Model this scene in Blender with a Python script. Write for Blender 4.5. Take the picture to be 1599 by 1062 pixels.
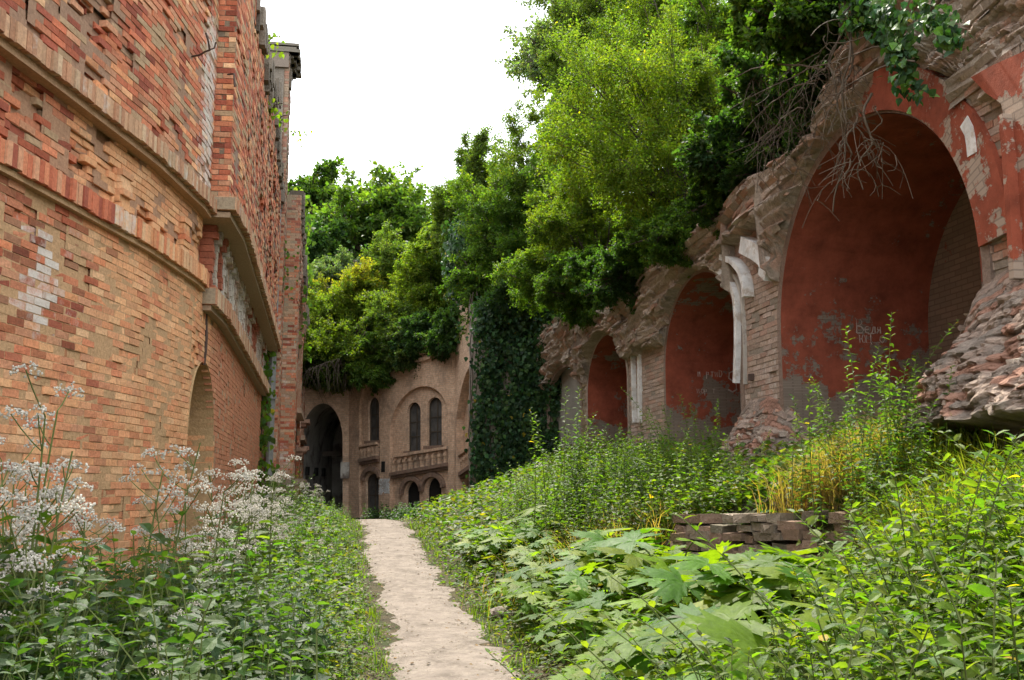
import bpy, math, random
import numpy as np
from mathutils import Vector, noise
from mathutils.geometry import delaunay_2d_cdt
for o in list(bpy.data.objects): bpy.data.objects.remove(o)
SC = bpy.context.scene; COL = SC.collection
R = math.radians
# ------------------------------------------------------------------ camera, sky, sun, exposure
EYE = np.array([0.0, 0.0, 1.65]); PITCH = math.atan(232/1600.0); FPX = 1600.0
cam = bpy.data.cameras.new('camera'); cam.lens = 36.0*1600/1599; cam.sensor_width = 36; cam.clip_end = 3000; cam.clip_start = .05
co = bpy.data.objects.new('camera', cam); COL.objects.link(co); co.location = EYE; co.rotation_euler = (R(90)+PITCH, 0, 0); SC.camera = co
SUN_EL = R(56); SUN_AZ = math.atan2(-.26, 1.0)
sd = bpy.data.lights.new('sun', 'SUN'); sd.energy = 5.0; sd.angle = R(.7); sd.color = (1, .94, .82)
so = bpy.data.objects.new('sun', sd); COL.objects.link(so)
sv = Vector((math.sin(SUN_AZ)*math.cos(SUN_EL), math.cos(SUN_AZ)*math.cos(SUN_EL), math.sin(SUN_EL)))
so.rotation_euler = sv.to_track_quat('Z', 'Y').to_euler(); so.location = (-10, 30, 60)
W = bpy.data.worlds.new('World'); SC.world = W; W.use_nodes = True
nt = W.node_tree; nt.nodes.clear()
sky = nt.nodes.new('ShaderNodeTexSky'); sky.sky_type = 'NISHITA'; sky.sun_disc = False; sky.sun_elevation = SUN_EL; sky.sun_rotation = SUN_AZ
tc = nt.nodes.new('ShaderNodeTexCoord'); nz = nt.nodes.new('ShaderNodeTexNoise'); nz.inputs['Scale'].default_value = 2.2; nz.inputs['Detail'].default_value = 6
rp = nt.nodes.new('ShaderNodeValToRGB'); rp.color_ramp.elements[0].position = .30; rp.color_ramp.elements[0].color = (.72, .72, .72, 1); rp.color_ramp.elements[1].position = .55; rp.color_ramp.elements[1].color = (.97, .97, .97, 1)
mx = nt.nodes.new('ShaderNodeMix'); mx.data_type = 'RGBA'; mx.inputs[7].default_value = (10.2, 10.6, 11.0, 1)
bg = nt.nodes.new('ShaderNodeBackground'); bg.inputs['Strength'].default_value = .15; wo = nt.nodes.new('ShaderNodeOutputWorld')
nt.links.new(tc.outputs['Generated'], nz.inputs['Vector']); nt.links.new(nz.outputs['Fac'], rp.inputs['Fac'])
nt.links.new(rp.outputs['Color'], mx.inputs[0]); nt.links.new(sky.outputs['Color'], mx.inputs[6]); nt.links.new(mx.outputs[2], bg.inputs['Color']); nt.links.new(bg.outputs[0], wo.inputs['Surface'])
SC.view_settings.view_transform = 'Standard'; SC.view_settings.look = 'None'; SC.view_settings.exposure = 1.05; SC.view_settings.gamma = 1
SC.render.engine = 'CYCLES'; SC.cycles.max_bounces = 7; SC.cycles.diffuse_bounces = 4; SC.cycles.transmission_bounces = 4; SC.cycles.glossy_bounces = 2; SC.cycles.transparent_max_bounces = 4
try:
    SC.cycles.use_denoising = True; SC.cycles.denoiser = 'OPENIMAGEDENOISE'
except Exception: pass

# ------------------------------------------------------------------ helpers
CP, SP = math.cos(PITCH), math.sin(PITCH)
def ray(x, y):                      # direction through a pixel of the photograph, used to read real positions off it
    a = (x-799.5)/FPX; b = (531-y)/FPX
    return np.array([a, CP-b*SP, SP+b*CP])
def at(x, y, d):                    # point at depth d (metres along +y) seen at a pixel
    r = ray(x, y); return EYE+r*(d/r[1])
def at_plane(x, y, P, n):           # point on a vertical plane
    r = ray(x, y); t = np.dot(np.asarray(P)-EYE, n)/np.dot(r, n); return EYE+r*t
def fbm(x, y, z=0, o=4, h=.9): return noise.fractal(Vector((x, y, z)), h, 2.0, o)
def sstep(a, b, x):
    t = np.clip((np.asarray(x, float)-a)/(b-a), 0, 1); return t*t*(3-2*t)
def nrm(v):
    v = np.asarray(v, float); return v/np.maximum(np.linalg.norm(v, axis=-1, keepdims=True), 1e-9)

class MB:
    """collects vertices, colours, uvs and faces, then links ONE mesh object"""
    def __init__(s): s.v = []; s.c = []; s.uv = []; s.f = {}; s.n = 0
    def add(s, v, f, c=(.5, .5, .5, 0), uv=None):
        v = np.asarray(v, float).reshape(-1, 3); k = len(v)
        c = np.asarray(c, float)
        if c.ndim == 1: c = np.tile(c, (k, 1))
        if c.shape[1] == 3: c = np.hstack([c, np.zeros((k, 1))])
        s.v.append(v); s.c.append(c); s.uv.append(np.zeros((k, 2)) if uv is None else np.asarray(uv, float))
        if isinstance(f, np.ndarray): s.f.setdefault(f.shape[1], []).append(f+s.n)
        else:
            for q in f: s.f.setdefault(len(q), []).append(np.array([q])+s.n)
        s.n += k
    def build(s, name, mat, parent=None, smooth=False):
        me = bpy.data.meshes.new(name)
        if s.n == 0: s.add([(0, 0, 0), (.01, 0, 0), (0, 0, .01)], [(0, 1, 2)])
        V = np.vstack(s.v); Cc = np.vstack(s.c); U = np.vstack(s.uv)
        me.vertices.add(len(V)); me.vertices.foreach_set('co', V.astype(np.float32).ravel())
        loops = []; st = []; tot = []; p = 0
        for k, L in s.f.items():
            F = np.vstack(L); loops.append(F.ravel()); m = len(F)
            st.append(p+np.arange(m)*k); tot.append(np.full(m, k)); p += m*k
        loops = np.concatenate(loops); st = np.concatenate(st); tot = np.concatenate(tot)
        me.loops.add(len(loops)); me.loops.foreach_set('vertex_index', loops.astype(np.int32))
        me.polygons.add(len(st)); me.polygons.foreach_set('loop_start', st.astype(np.int32)); me.polygons.foreach_set('loop_total', tot.astype(np.int32))
        me.polygons.foreach_set('use_smooth', np.full(len(st), bool(smooth)))
        uvl = me.uv_layers.new(name='UVMap'); uvl.data.foreach_set('uv', U[loops].astype(np.float32).ravel())
        at_ = me.color_attributes.new('Col', 'FLOAT_COLOR', 'POINT'); at_.data.foreach_set('color', Cc.astype(np.float32).ravel())
        me.update(calc_edges=True); me.validate()
        me.materials.append(mat)
        o = bpy.data.objects.new(name, me); COL.objects.link(o)
        if parent is not None: hang(o, parent)
        return o
def root_loc(p):
    v = Vector((0, 0, 0))
    while p is not None: v += p.location; p = p.parent
    return v
def hang(o, parent):                # child mesh is in world coordinates: undo the parent's place
    o.parent = parent
    if parent.type == 'EMPTY' and not parent.get('proto'): o.location = -root_loc(parent)
def empty(name, loc, label, cat, group=None):
    o = bpy.data.objects.new(name, None); COL.objects.link(o); o.location = loc; o.empty_display_size = .2
    tag(o, label, cat, group); return o
def tag(o, label=None, cat=None, group=None, kind=None):
    if label: o['label'] = label
    if cat: o['category'] = cat
    if group: o['group'] = group
    if kind: o['kind'] = kind
    return o
def copy_tree(o, parent=None):
    c = o.copy(); COL.objects.link(c)
    if parent is not None: c.parent = parent
    for ch in list(o.children): copy_tree(ch, c)
    return c
def grid(nu, nv, base=0):
    i = np.arange(nu-1)[:, None]*nv+np.arange(nv-1)[None, :]
    return (np.stack([i, i+nv, i+nv+1, i+1], -1).reshape(-1, 4))+base
def tube(mb, pts, rad, sides=5, col=(.1, .08, .05)):
    P = np.asarray(pts, float); n = len(P); r = np.broadcast_to(np.asarray(rad, float), (n,))
    T = nrm(np.gradient(P, axis=0)); ref = np.array([.13, .27, .95]) if abs(T[0, 2]) < .9 else np.array([1, .1, 0])
    A = nrm(np.cross(T, ref)); B = np.cross(T, A); a = np.arange(sides)*2*math.pi/sides
    V = P[:, None, :]+r[:, None, None]*(np.cos(a)[None, :, None]*A[:, None, :]+np.sin(a)[None, :, None]*B[:, None, :])
    i = np.arange(n-1)[:, None]*sides; j = np.arange(sides)[None, :]; k = (j+1) % sides
    F = np.stack([i+j, i+k, i+sides+k, i+sides+j], -1).reshape(-1, 4)
    mb.add(V.reshape(-1, 3), F, col)
def box(mb, c, size, col, rz=0, jit=0, rng=None):
    s = np.array(size)/2; V = np.array([(x, y, z) for x in (-1, 1) for y in (-1, 1) for z in (-1, 1)], float)*s
    if jit: V += rng.uniform(-jit, jit, V.shape)
    ca, sa = math.cos(rz), math.sin(rz); V = np.stack([V[:, 0]*ca-V[:, 1]*sa, V[:, 0]*sa+V[:, 1]*ca, V[:, 2]], -1)
    mb.add(V+np.asarray(c), [(0, 1, 3, 2), (4, 6, 7, 5), (0, 4, 5, 1), (2, 3, 7, 6), (0, 2, 6, 4), (1, 5, 7, 3)], col)
def box2(mb, S, s0, s1, z0, z1, o0, o1, col, n=1):      # a block on a curved wall, split n times along it
    for k in range(n):
        a = s0+(s1-s0)*k/n; b = s0+(s1-s0)*(k+1)/n
        V = [S(s, z, o) for s in (a, b) for o in (o0, o1) for z in (z0, z1)]
        mb.add(V, [(0, 1, 3, 2), (4, 6, 7, 5), (0, 4, 5, 1), (2, 3, 7, 6), (0, 2, 6, 4), (1, 5, 7, 3)], col)

# ------------------------------------------------------------------ materials
def newmat(name):
    m = bpy.data.materials.new(name); m.use_nodes = True; m.node_tree.nodes.clear()
    return m, m.node_tree.nodes, m.node_tree.links
def N(ns, t, **kw):
    n = ns.new(t)
    for k, v in kw.items(): setattr(n, k, v)
    return n
def ramp(ns, p0, p1, c0=(0, 0, 0, 1), c1=(1, 1, 1, 1)):
    r = ns.new('ShaderNodeValToRGB'); e = r.color_ramp.elements
    e[0].position = p0; e[1].position = p1; e[0].color = c0; e[1].color = c1; return r
def mixc(ns, ls, fac, a, b, mode='MIX'):
    m = ns.new('ShaderNodeMix'); m.data_type = 'RGBA'; m.blend_type = mode
    for i, v in ((0, fac), (6, a), (7, b)):
        if isinstance(v, bpy.types.NodeSocket): ls.new(v, m.inputs[i])
        elif isinstance(v, (int, float)): m.inputs[i].default_value = v
        else: m.inputs[i].default_value = tuple(v)+((1,) if len(v) == 3 else ())
    return m.outputs[2]
def texn(ns, ls, scale, detail=6, rough=.6, vec=None):
    n = ns.new('ShaderNodeTexNoise'); n.inputs['Scale'].default_value = scale; n.inputs['Detail'].default_value = detail; n.inputs['Roughness'].default_value = rough
    if vec: ls.new(vec, n.inputs['Vector'])
    return n.outputs['Fac']
def finish(m, ns, ls, colr, bump=None, bstr=.5, bdist=.02, rough=.9, spec=.2):
    p = ns.new('ShaderNodeBsdfPrincipled'); p.inputs['Roughness'].default_value = rough; p.inputs['Specular IOR Level'].default_value = spec
    if isinstance(colr, bpy.types.NodeSocket): ls.new(colr, p.inputs['Base Color'])
    else: p.inputs['Base Color'].default_value = tuple(colr)+(1,)
    if bump is not None:
        b = ns.new('ShaderNodeBump'); b.inputs['Strength'].default_value = bstr; b.inputs['Distance'].default_value = bdist
        ls.new(bump, b.inputs['Height']); ls.new(b.outputs[0], p.inputs['Normal'])
    o = ns.new('ShaderNodeOutputMaterial'); ls.new(p.outputs[0], o.inputs['Surface']); return m
def mat_masonry(name, lime=(.62, .58, .52), s1=1.1, dirt=(.10, .085, .07), dirt_amt=.5, bd=.02):
    """vertex colour (brick, mortar, stone) weathered by stains; alpha of the colour is how much lime clings to it"""
    m, ns, ls = newmat(name)
    a = N(ns, 'ShaderNodeVertexColor', layer_name='Col'); tcn = N(ns, 'ShaderNodeTexCoord'); ob = tcn.outputs['Object']
    big = texn(ns, ls, s1, 8, .65, ob); fine = texn(ns, ls, 26, 6, .7, ob); mid = texn(ns, ls, 6, 8, .7, ob)
    r = ramp(ns, .2, .8, (.62, .62, .62, 1), (1.32, 1.32, 1.32, 1)); ls.new(fine, r.inputs[0])
    c = mixc(ns, ls, 1.0, a.outputs[0], r.outputs[0], 'MULTIPLY')
    rd = ramp(ns, .52, .75); ls.new(mid, rd.inputs[0]); rb = ramp(ns, .42, .65); ls.new(big, rb.inputs[0])
    mm = N(ns, 'ShaderNodeMath', operation='MULTIPLY'); ls.new(rd.outputs[0], mm.inputs[0]); ls.new(rb.outputs[0], mm.inputs[1])
    m2 = N(ns, 'ShaderNodeMath', operation='MULTIPLY'); ls.new(mm.outputs[0], m2.inputs[0]); m2.inputs[1].default_value = dirt_amt
    c = mixc(ns, ls, m2.outputs[0], c, dirt)
    ml = N(ns, 'ShaderNodeMath', operation='MULTIPLY_ADD'); ls.new(mid, ml.inputs[0]); ml.inputs[1].default_value = 1.6; ml.inputs[2].default_value = -1.15
    ad = N(ns, 'ShaderNodeMath', operation='ADD'); ls.new(ml.outputs[0], ad.inputs[0]); ls.new(a.outputs[1], ad.inputs[1])
    m3 = N(ns, 'ShaderNodeMath', operation='MULTIPLY', use_clamp=True); ls.new(ad.outputs[0], m3.inputs[0]); m3.inputs[1].default_value = 2.2
    m4 = N(ns, 'ShaderNodeMath', operation='MULTIPLY', use_clamp=True); ls.new(m3.outputs[0], m4.inputs[0]); m4.inputs[1].default_value = .85
    c = mixc(ns, ls, m4.outputs[0], c, lime)
    s = N(ns, 'ShaderNodeMath', operation='ADD'); ls.new(fine, s.inputs[0]); ls.new(mid, s.inputs[1])
    return finish(m, ns, ls, c, s.outputs[0], .6, bd, .92, .15)
def mat_brick_uv(name, c1, c2, mort, bw=.27, bh=.08):
    """fine brickwork laid out along the wall (u along, v up)"""
    m, ns, ls = newmat(name)
    uv = N(ns, 'ShaderNodeUVMap'); b = N(ns, 'ShaderNodeTexBrick'); b.inputs['Scale'].default_value = 1; b.inputs['Brick Width'].default_value = bw; b.inputs['Row Height'].default_value = bh
    b.inputs['Mortar Size'].default_value = .008; b.inputs['Color1'].default_value = c1+(1,); b.inputs['Color2'].default_value = c2+(1,); b.inputs['Mortar'].default_value = mort+(1,); b.inputs['Bias'].default_value = -.1
    ls.new(uv.outputs[0], b.inputs['Vector'])
    ob = N(ns, 'ShaderNodeTexCoord').outputs['Object']
    f = texn(ns, ls, 9, 7, .7, ob); r = ramp(ns, .25, .75, (.6, .58, .56, 1), (1.3, 1.3, 1.3, 1)); ls.new(f, r.inputs[0])
    c = mixc(ns, ls, 1.0, b.outputs['Color'], r.outputs[0], 'MULTIPLY')
    g = texn(ns, ls, 1.3, 8, .7, ob); r2 = ramp(ns, .5, .72); ls.new(g, r2.inputs[0]); q = N(ns, 'ShaderNodeMath', operation='MULTIPLY'); ls.new(r2.outputs[0], q.inputs[0]); q.inputs[1].default_value = .75
    c = mixc(ns, ls, q.outputs[0], c, (.20, .155, .12))
    iv = N(ns, 'ShaderNodeMath', operation='SUBTRACT'); iv.inputs[0].default_value = 1; ls.new(b.outputs['Fac'], iv.inputs[1])
    return finish(m, ns, ls, c, iv.outputs[0], .6, .012, .92, .15)
def mat_noise(name, c1, c2, scale=5, bump=.5, bd=.03, rough=.95, p=(.35, .65), spec=.15, c3=None, sc3=1.2):
    m, ns, ls = newmat(name); ob = N(ns, 'ShaderNodeTexCoord').outputs['Object']
    f = texn(ns, ls, scale, 9, .68, ob); r = ramp(ns, p[0], p[1], c1+(1,), c2+(1,)); ls.new(f, r.inputs[0]); c = r.outputs[0]
    if c3:
        g = texn(ns, ls, sc3, 8, .7, ob); r2 = ramp(ns, .5, .62); ls.new(g, r2.inputs[0]); c = mixc(ns, ls, r2.outputs[0], c, c3)
    f2 = texn(ns, ls, scale*5, 6, .7, ob); s = N(ns, 'ShaderNodeMath', operation='ADD'); ls.new(f, s.inputs[0]); ls.new(f2, s.inputs[1])
    return finish(m, ns, ls, c, s.outputs[0], bump, bd, rough, spec)
def mat_redplaster(name, zlow, red=(.29, .078, .045), under=(.27, .215, .17), worn=.56):
    """red limewash, worn away low down and in patches with a hard edge; brickwork shows beneath"""
    m, ns, ls = newmat(name); ob = N(ns, 'ShaderNodeTexCoord').outputs['Object']
    uv = N(ns, 'ShaderNodeUVMap'); b = N(ns, 'ShaderNodeTexBrick'); b.inputs['Scale'].default_value = 1; b.inputs['Brick Width'].default_value = .27; b.inputs['Row Height'].default_value = .08
    b.inputs['Mortar Size'].default_value = .009; b.inputs['Color1'].default_value = tuple(x*.95 for x in under)+(1,); b.inputs['Color2'].default_value = tuple(x*.75 for x in under)+(1,); b.inputs['Mortar'].default_value = tuple(x*.6 for x in under)+(1,)
    ls.new(uv.outputs[0], b.inputs['Vector'])
    f = texn(ns, ls, 3, 9, .7, ob); fine = texn(ns, ls, 18, 7, .75, ob)
    r = ramp(ns, .3, .7, tuple(x*.6 for x in red)+(1,), tuple(x*1.3 for x in red)+(1,)); ls.new(f, r.inputs[0])
    g = texn(ns, ls, 1.1, 10, .72, ob)
    sx = N(ns, 'ShaderNodeSeparateXYZ'); ls.new(ob, sx.inputs[0])
    mr = N(ns, 'ShaderNodeMapRange'); ls.new(sx.outputs[2], mr.inputs[0]); mr.inputs[1].default_value = zlow-.9; mr.inputs[2].default_value = zlow+1.3; mr.inputs[3].default_value = .30; mr.inputs[4].default_value = 0
    s0 = N(ns, 'ShaderNodeMath', operation='MULTIPLY_ADD'); ls.new(texn(ns, ls, 7, 8, .75, ob), s0.inputs[0]); s0.inputs[1].default_value = .30; s0.inputs[2].default_value = -.15
    s1_ = N(ns, 'ShaderNodeMath', operation='ADD'); ls.new(g, s1_.inputs[0]); ls.new(s0.outputs[0], s1_.inputs[1])
    s = N(ns, 'ShaderNodeMath', operation='ADD'); ls.new(s1_.outputs[0], s.inputs[0]); ls.new(mr.outputs[0], s.inputs[1])
    r2 = ramp(ns, worn+.08, worn+.1); ls.new(s.outputs[0], r2.inputs[0])
    r3 = ramp(ns, .66, .7); ls.new(fine, r3.inputs[0]); q = N(ns, 'ShaderNodeMath', operation='MULTIPLY'); ls.new(r3.outputs[0], q.inputs[0]); q.inputs[1].default_value = .35
    c = mixc(ns, ls, q.outputs[0], r.outputs[0], (.40, .22, .16))
    c = mixc(ns, ls, r2.outputs[0], c, b.outputs['Color'])
    bb = N(ns, 'ShaderNodeMath', operation='MULTIPLY_ADD'); ls.new(r2.outputs[0], bb.inputs[0]); bb.inputs[1].default_value = -1; ls.new(fine, bb.inputs[2])
    return finish(m, ns, ls, c, bb.outputs[0], .5, .02, .9, .15)
def mat_leaf(name, trans=.5, tint=(2.1, 2.4, .5), rough=.55, spec=.14, var=.3, vein=0):
    m, ns, ls = newmat(name)
    a = N(ns, 'ShaderNodeVertexColor', layer_name='Col'); oi = N(ns, 'ShaderNodeObjectInfo')
    r = ramp(ns, 0, 1, (1-var*.5, 1-var*.5, 1-var*.3, 1), (1+var*.55, 1+var*.4, 1, 1)); ls.new(oi.outputs['Random'], r.inputs[0])
    c = mixc(ns, ls, 1.0, a.outputs[0], r.outputs[0], 'MULTIPLY')
    if vein:
        ob = N(ns, 'ShaderNodeTexCoord').outputs['Object']; fz = texn(ns, ls, vein, 6, .7, ob); rv = ramp(ns, .3, .7, (.68, .72, .6, 1), (1.3, 1.25, 1.3, 1)); ls.new(fz, rv.inputs[0]); c = mixc(ns, ls, 1.0, c, rv.outputs[0], 'MULTIPLY')
    t = mixc(ns, ls, 1.0, c, tint, 'MULTIPLY')
    p = ns.new('ShaderNodeBsdfPrincipled'); p.inputs['Roughness'].default_value = rough; p.inputs['Specular IOR Level'].default_value = spec; ls.new(c, p.inputs['Base Color'])
    if vein: bp = ns.new('ShaderNodeBump'); bp.inputs['Strength'].default_value = .5; bp.inputs['Distance'].default_value = .012; ls.new(fz, bp.inputs['Height']); ls.new(bp.outputs[0], p.inputs['Normal'])
    tr = ns.new('ShaderNodeBsdfTranslucent'); ls.new(t, tr.inputs['Color'])
    ms = ns.new('ShaderNodeMixShader'); ms.inputs[0].default_value = trans; ls.new(p.outputs[0], ms.inputs[1]); ls.new(tr.outputs[0], ms.inputs[2])
    o = ns.new('ShaderNodeOutputMaterial'); ls.new(ms.outputs[0], o.inputs['Surface']); return m
def mat_plain(name, c, rough=.8, spec=.2):
    m, ns, ls = newmat(name); ob = N(ns, 'ShaderNodeTexCoord').outputs['Object']
    f = texn(ns, ls, 14, 6, .7, ob); r = ramp(ns, .3, .7, tuple(x*.7 for x in c)+(1,), tuple(x*1.2 for x in c)+(1,)); ls.new(f, r.inputs[0])
    return finish(m, ns, ls, r.outputs[0], f, .3, .01, rough, spec)
M = dict(
    brick=mat_masonry('old_brick', dirt_amt=.75, dirt=(.15, .10, .075)), rubble=mat_masonry('broken_masonry', s1=1.8, dirt=(.10, .085, .06), dirt_amt=.85, bd=.06),
    farbrick=mat_brick_uv('yellow_brickwork', (.66, .45, .31), (.56, .36, .24), (.48, .37, .28)),
    darkbrick=mat_brick_uv('dark_trim_and_gap_shade', (.27, .17, .12), (.20, .13, .10), (.2, .16, .12)),
    greyplaster=mat_noise('grey_limewash', (.34, .31, .27), (.50, .47, .42), 2.0, .4, .02, c3=(.15, .12, .10), sc3=.9),
    door=mat_noise('grey_infill', (.20, .185, .155), (.29, .27, .235), 2.5, .3, .01),
    red=mat_redplaster('red_limewash', 2.9, worn=.52), redfar=mat_redplaster('red_limewash_worn', 2.5, worn=.475),
    backwall=mat_redplaster('bare_brick_red_patches', 4.0, worn=.36),
    redtrim=mat_redplaster('red_limewash_outer', 3.0, red=(.30, .08, .045), under=(.42, .33, .26), worn=.44),
    plaster=mat_noise('white_plaster', (.55, .55, .54), (.78, .78, .76), 6, .3, .01, c3=(.46, .40, .34), sc3=5),
    earth=mat_noise('bank_soil', (.05, .04, .025), (.13, .10, .06), 3, .8, .06),
    soil=mat_noise('dark_soil', (.035, .03, .018), (.09, .07, .04), 4, .8, .04, c3=(.035, .05, .014), sc3=2.5),
    path=mat_noise('trodden_sand', (.12, .098, .08), (.28, .235, .20), 3.2, .9, .05, c3=(.27, .228, .19), sc3=7, p=(.25, .65)),
    pane=mat_noise('dirty_boarded_pane', (.045, .045, .045), (.11, .10, .09), 3, .2, .01, .6),
    dark=mat_plain('black_interior', (.02, .018, .016)), iron=mat_plain('rusty_iron', (.07, .04, .028), .7, .4), pipe=mat_plain('zinc_pipe', (.22, .22, .21), .6, .4),
    bark=mat_plain('bark', (.075, .058, .042)), root=mat_plain('brown_root', (.11, .085, .06)), chalk=mat_plain('chalk', (.46, .38, .33)),
    leaf=mat_leaf('tree_leaf'), ivy=mat_leaf('ivy_leaf', .25, (1.4, 1.7, .5), .5, .2), herb=mat_leaf('herb_leaf', .46, (2.05, 2.4, .42), .48, .2, .3, 30), bigleaf=mat_leaf('broad_leaf', .45, (2.6, 2.6, .5), .5, .14, .25, 22),
    grass=mat_leaf('grass_blade', .45, (2.0, 2.1, .4), .55, .12), petal=mat_leaf('white_blossom', .35, (1.1, 1.1, 1.1), .8, .1, .05), stem=mat_plain('green_stem', (.10, .125, .035)), stone=mat_noise('field_stone', (.16, .13, .11), (.33, .28, .24), 6, .7, .03))
# ------------------------------------------------------------------ ground and path
def pathc(y): return np.interp(y, [-8, 0, 4, 8.9, 13.2, 16, 20, 25, 33, 42, 60], [.9, .35, .05, -.46, -1.13, -1.62, -2.28, -3.1, -4.8, -7.9, -8.0])
def zpath(y): return np.interp(y, [-8, 9, 13, 16, 20, 25, 28, 34, 45], [0, 0, .12, .3, .56, .83, .80, .47, .45])
def Xf(y): return 6.4-.17*np.asarray(y, float)
def LX(y): return np.interp(y, [-8, 4, 9.7, 12, 14, 16, 29, 46, 80], [-5.95, -5.0, -4.55, -4.40, -4.42, -4.66, -7.08, -10.1, -16])
def ground(x, y):
    x = np.asarray(x, float); y = np.asarray(y, float)
    z = zpath(y); t = x-(pathc(y)+.6); w = np.maximum(Xf(y)-.3-(pathc(y)+.6), .8); f = np.clip(t/w, 0, 1)
    fade = 1-sstep(30, 36, y)
    z = z+(1.75-.25*sstep(6, 2, y))*np.power(f, 1.25)*fade*(1-.12*zpath(y))
    wallline = 2.0+(12.2-y)*.62; z = z+.22*sstep(-.05, .05, x-wallline)*sstep(8.8, 9.4, y)*(1-sstep(12.4, 13.5, y))*fade
    z = z-.34*np.exp(-((wallline-.45-x)/.55)**2)*sstep(8.8, 9.6, y)*(1-sstep(12.2, 13.2, y))
    tl = (pathc(y)-.6)-x; z = z+.12*np.clip(tl/2, 0, 1)
    return z
xs = np.concatenate([[-600, -200, -80, -40, -24], np.arange(-16, 9.01, .16), [12, 24, 40, 80, 200, 600]]); ys = np.concatenate([[-600, -200, -60, -20], np.arange(-8, 50.01, .2), [60, 90, 200, 600]])
gx, gy = np.meshgrid(xs, ys, indexing='ij'); gz = ground(gx, gy)
bump = np.array([[.05*fbm(a*1.3, b*1.3, 3) for a, b in zip(r1, r2)] for r1, r2 in zip(gx, gy)])
near = np.abs(gx-pathc(gy)) < .8; gz = gz+bump*np.where(near, .25, 1)
mb = MB(); mb.add(np.stack([gx, gy, gz], -1).reshape(-1, 3), grid(len(xs), len(ys))[:, ::-1].copy(), (.1, .08, .05))
tag(mb.build('ground', M['soil'], smooth=True), kind='structure')
mb = MB(); py = np.arange(-3, 44, .12); nv = 25; tt = np.linspace(-1, 1, nv); V = []
for y in py:
    c = float(pathc(y)); wl = .58+.22*fbm(y*.9, 1.7)+.16*fbm(y*3.7, 9); nr_ = float(np.interp(y, [8, 12], [.2, 0])); wr = .62+nr_+.22*fbm(y*.8, 5.1)+.18*fbm(y*4.1, 2)
    for t in tt:
        x = c+(t*wl if t < 0 else t*wr); V.append((x, y, zpath(y)+.035-.055*abs(t)**3+.02*fbm(x*2.2, y*2.2, 8)))
mb.add(V, grid(len(py), nv)[:, ::-1].copy(), (.4, .3, .2)); tag(mb.build('path', M['path'], smooth=True), kind='structure')

# ------------------------------------------------------------------ brickwork laid brick by brick
rng = np.random.default_rng(7)
def subtract(a, b, cuts):
    iv = [(a, b)]
    for (c0, c1) in cuts:
        nx = []
        for (p, q) in iv:
            if c1 <= p or c0 >= q: nx.append((p, q))
            else:
                if c0 > p: nx.append((p, c0))
                if c1 < q: nx.append((c1, q))
        iv = nx
    return iv
def brickwork(mb, S, s0, s1, z0, z1, off, colf, top=None, low=None, openings=(), depth=.10, bl=.28, bh=.083, erode=None, mortar=(.30, .235, .16), jit=.003, ends=True, rec=.008):
    """S(s,z,off)->point; every brick is a chamfered block in front of a bed of mortar"""
    nz = int(round((z1-z0)/bh)); V = []; C = []; MV = []; MC = []
    for k in range(nz):
        za = z0+k*bh; zb = za+bh; zm = (za+zb)/2
        cuts = [c for c in (f(zm) for f in openings) if c]
        for (a, b) in subtract(s0, s1, cuts):
            n = max(1, int((b-a)/.55)); e = np.linspace(a, b, n+1)
            for i in range(n):
                sm = (e[i]+e[i+1])/2
                if top and zb > top(sm)-.05: continue
                if low and za < low(sm): continue
                er = erode(sm, zm) if erode else 0
                o = off-rec-max(0, er)*.8
                MV.append([S(e[i], za, o), S(e[i+1], za, o), S(e[i+1], zb, o), S(e[i], zb, o)]); MC.append(mortar)
            p = a-((k % 2)*.5*bl+rng.uniform(0, .04)) ; p = s0+math.floor((a-s0)/bl)*bl-(k % 2)*.5*bl
            while p < b:
                l = bl if rng.random() > .3 else bl
                q0 = max(p, a); q1 = min(p+l, b); p += l
                if q1-q0 < .04: continue
                sm = (q0+q1)/2
                if top and zb > top(sm)+rng.uniform(-.1, .06): continue
                if low and za < low(sm): continue
                er = erode(sm, zm) if erode else 0
                if er > .075 and rng.random() < .6: continue
                o1 = off-max(0, er)+rng.normal(0, jit); g = .0045; ch = .006+max(0, er)*.15
                cc = colf(sm, zm); j = rng.uniform(-.003-max(0, er)*.12, .003+max(0, er)*.12, (4, 3))
                f = [S(q0+g+ch*.7, za+g*.8+ch*.5, o1), S(q1-g-ch*.7, za+g*.8+ch*.5, o1), S(q1-g-ch*.7, zb-g*.8-ch*.5, o1), S(q0+g+ch*.7, zb-g*.8-ch*.5, o1)]
                ob = o1-.02; oc = o1-ch
                m_ = [S(q0+g, za+g*.8, oc), S(q1-g, za+g*.8, oc), S(q1-g, zb-g*.8, oc), S(q0+g, zb-g*.8, oc)]
                bk = [S(q0+g, za+g*.8, off-depth), S(q1-g, za+g*.8, off-depth), S(q1-g, zb-g*.8, off-depth), S(q0+g, zb-g*.8, off-depth)]
                V.append(np.array(f+m_+bk)+np.vstack([j, j*.5, j*0])); C.append(cc)
    if V:
        V = np.array(V); n = len(V); base = (np.arange(n)*12)[:, None, None]
        F = np.array([(0, 1, 2, 3)]+[(4+i, 4+(i+1) % 4, (i+1) % 4, i) for i in range(4)]+[(8+i, 8+(i+1) % 4, 4+(i+1) % 4, 4+i) for i in range(4)])
        C = np.array(C); C = np.repeat(C, 12, axis=0); mb.add(V.reshape(-1, 3), (F[None]+base).reshape(-1, 4), C)
    if MV:
        MV = np.array(MV); n = len(MV); mb.add(MV.reshape(-1, 3), np.arange(n*4).reshape(n, 4), np.tile(np.array(mortar+(0,)), (n*4, 1)))
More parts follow.
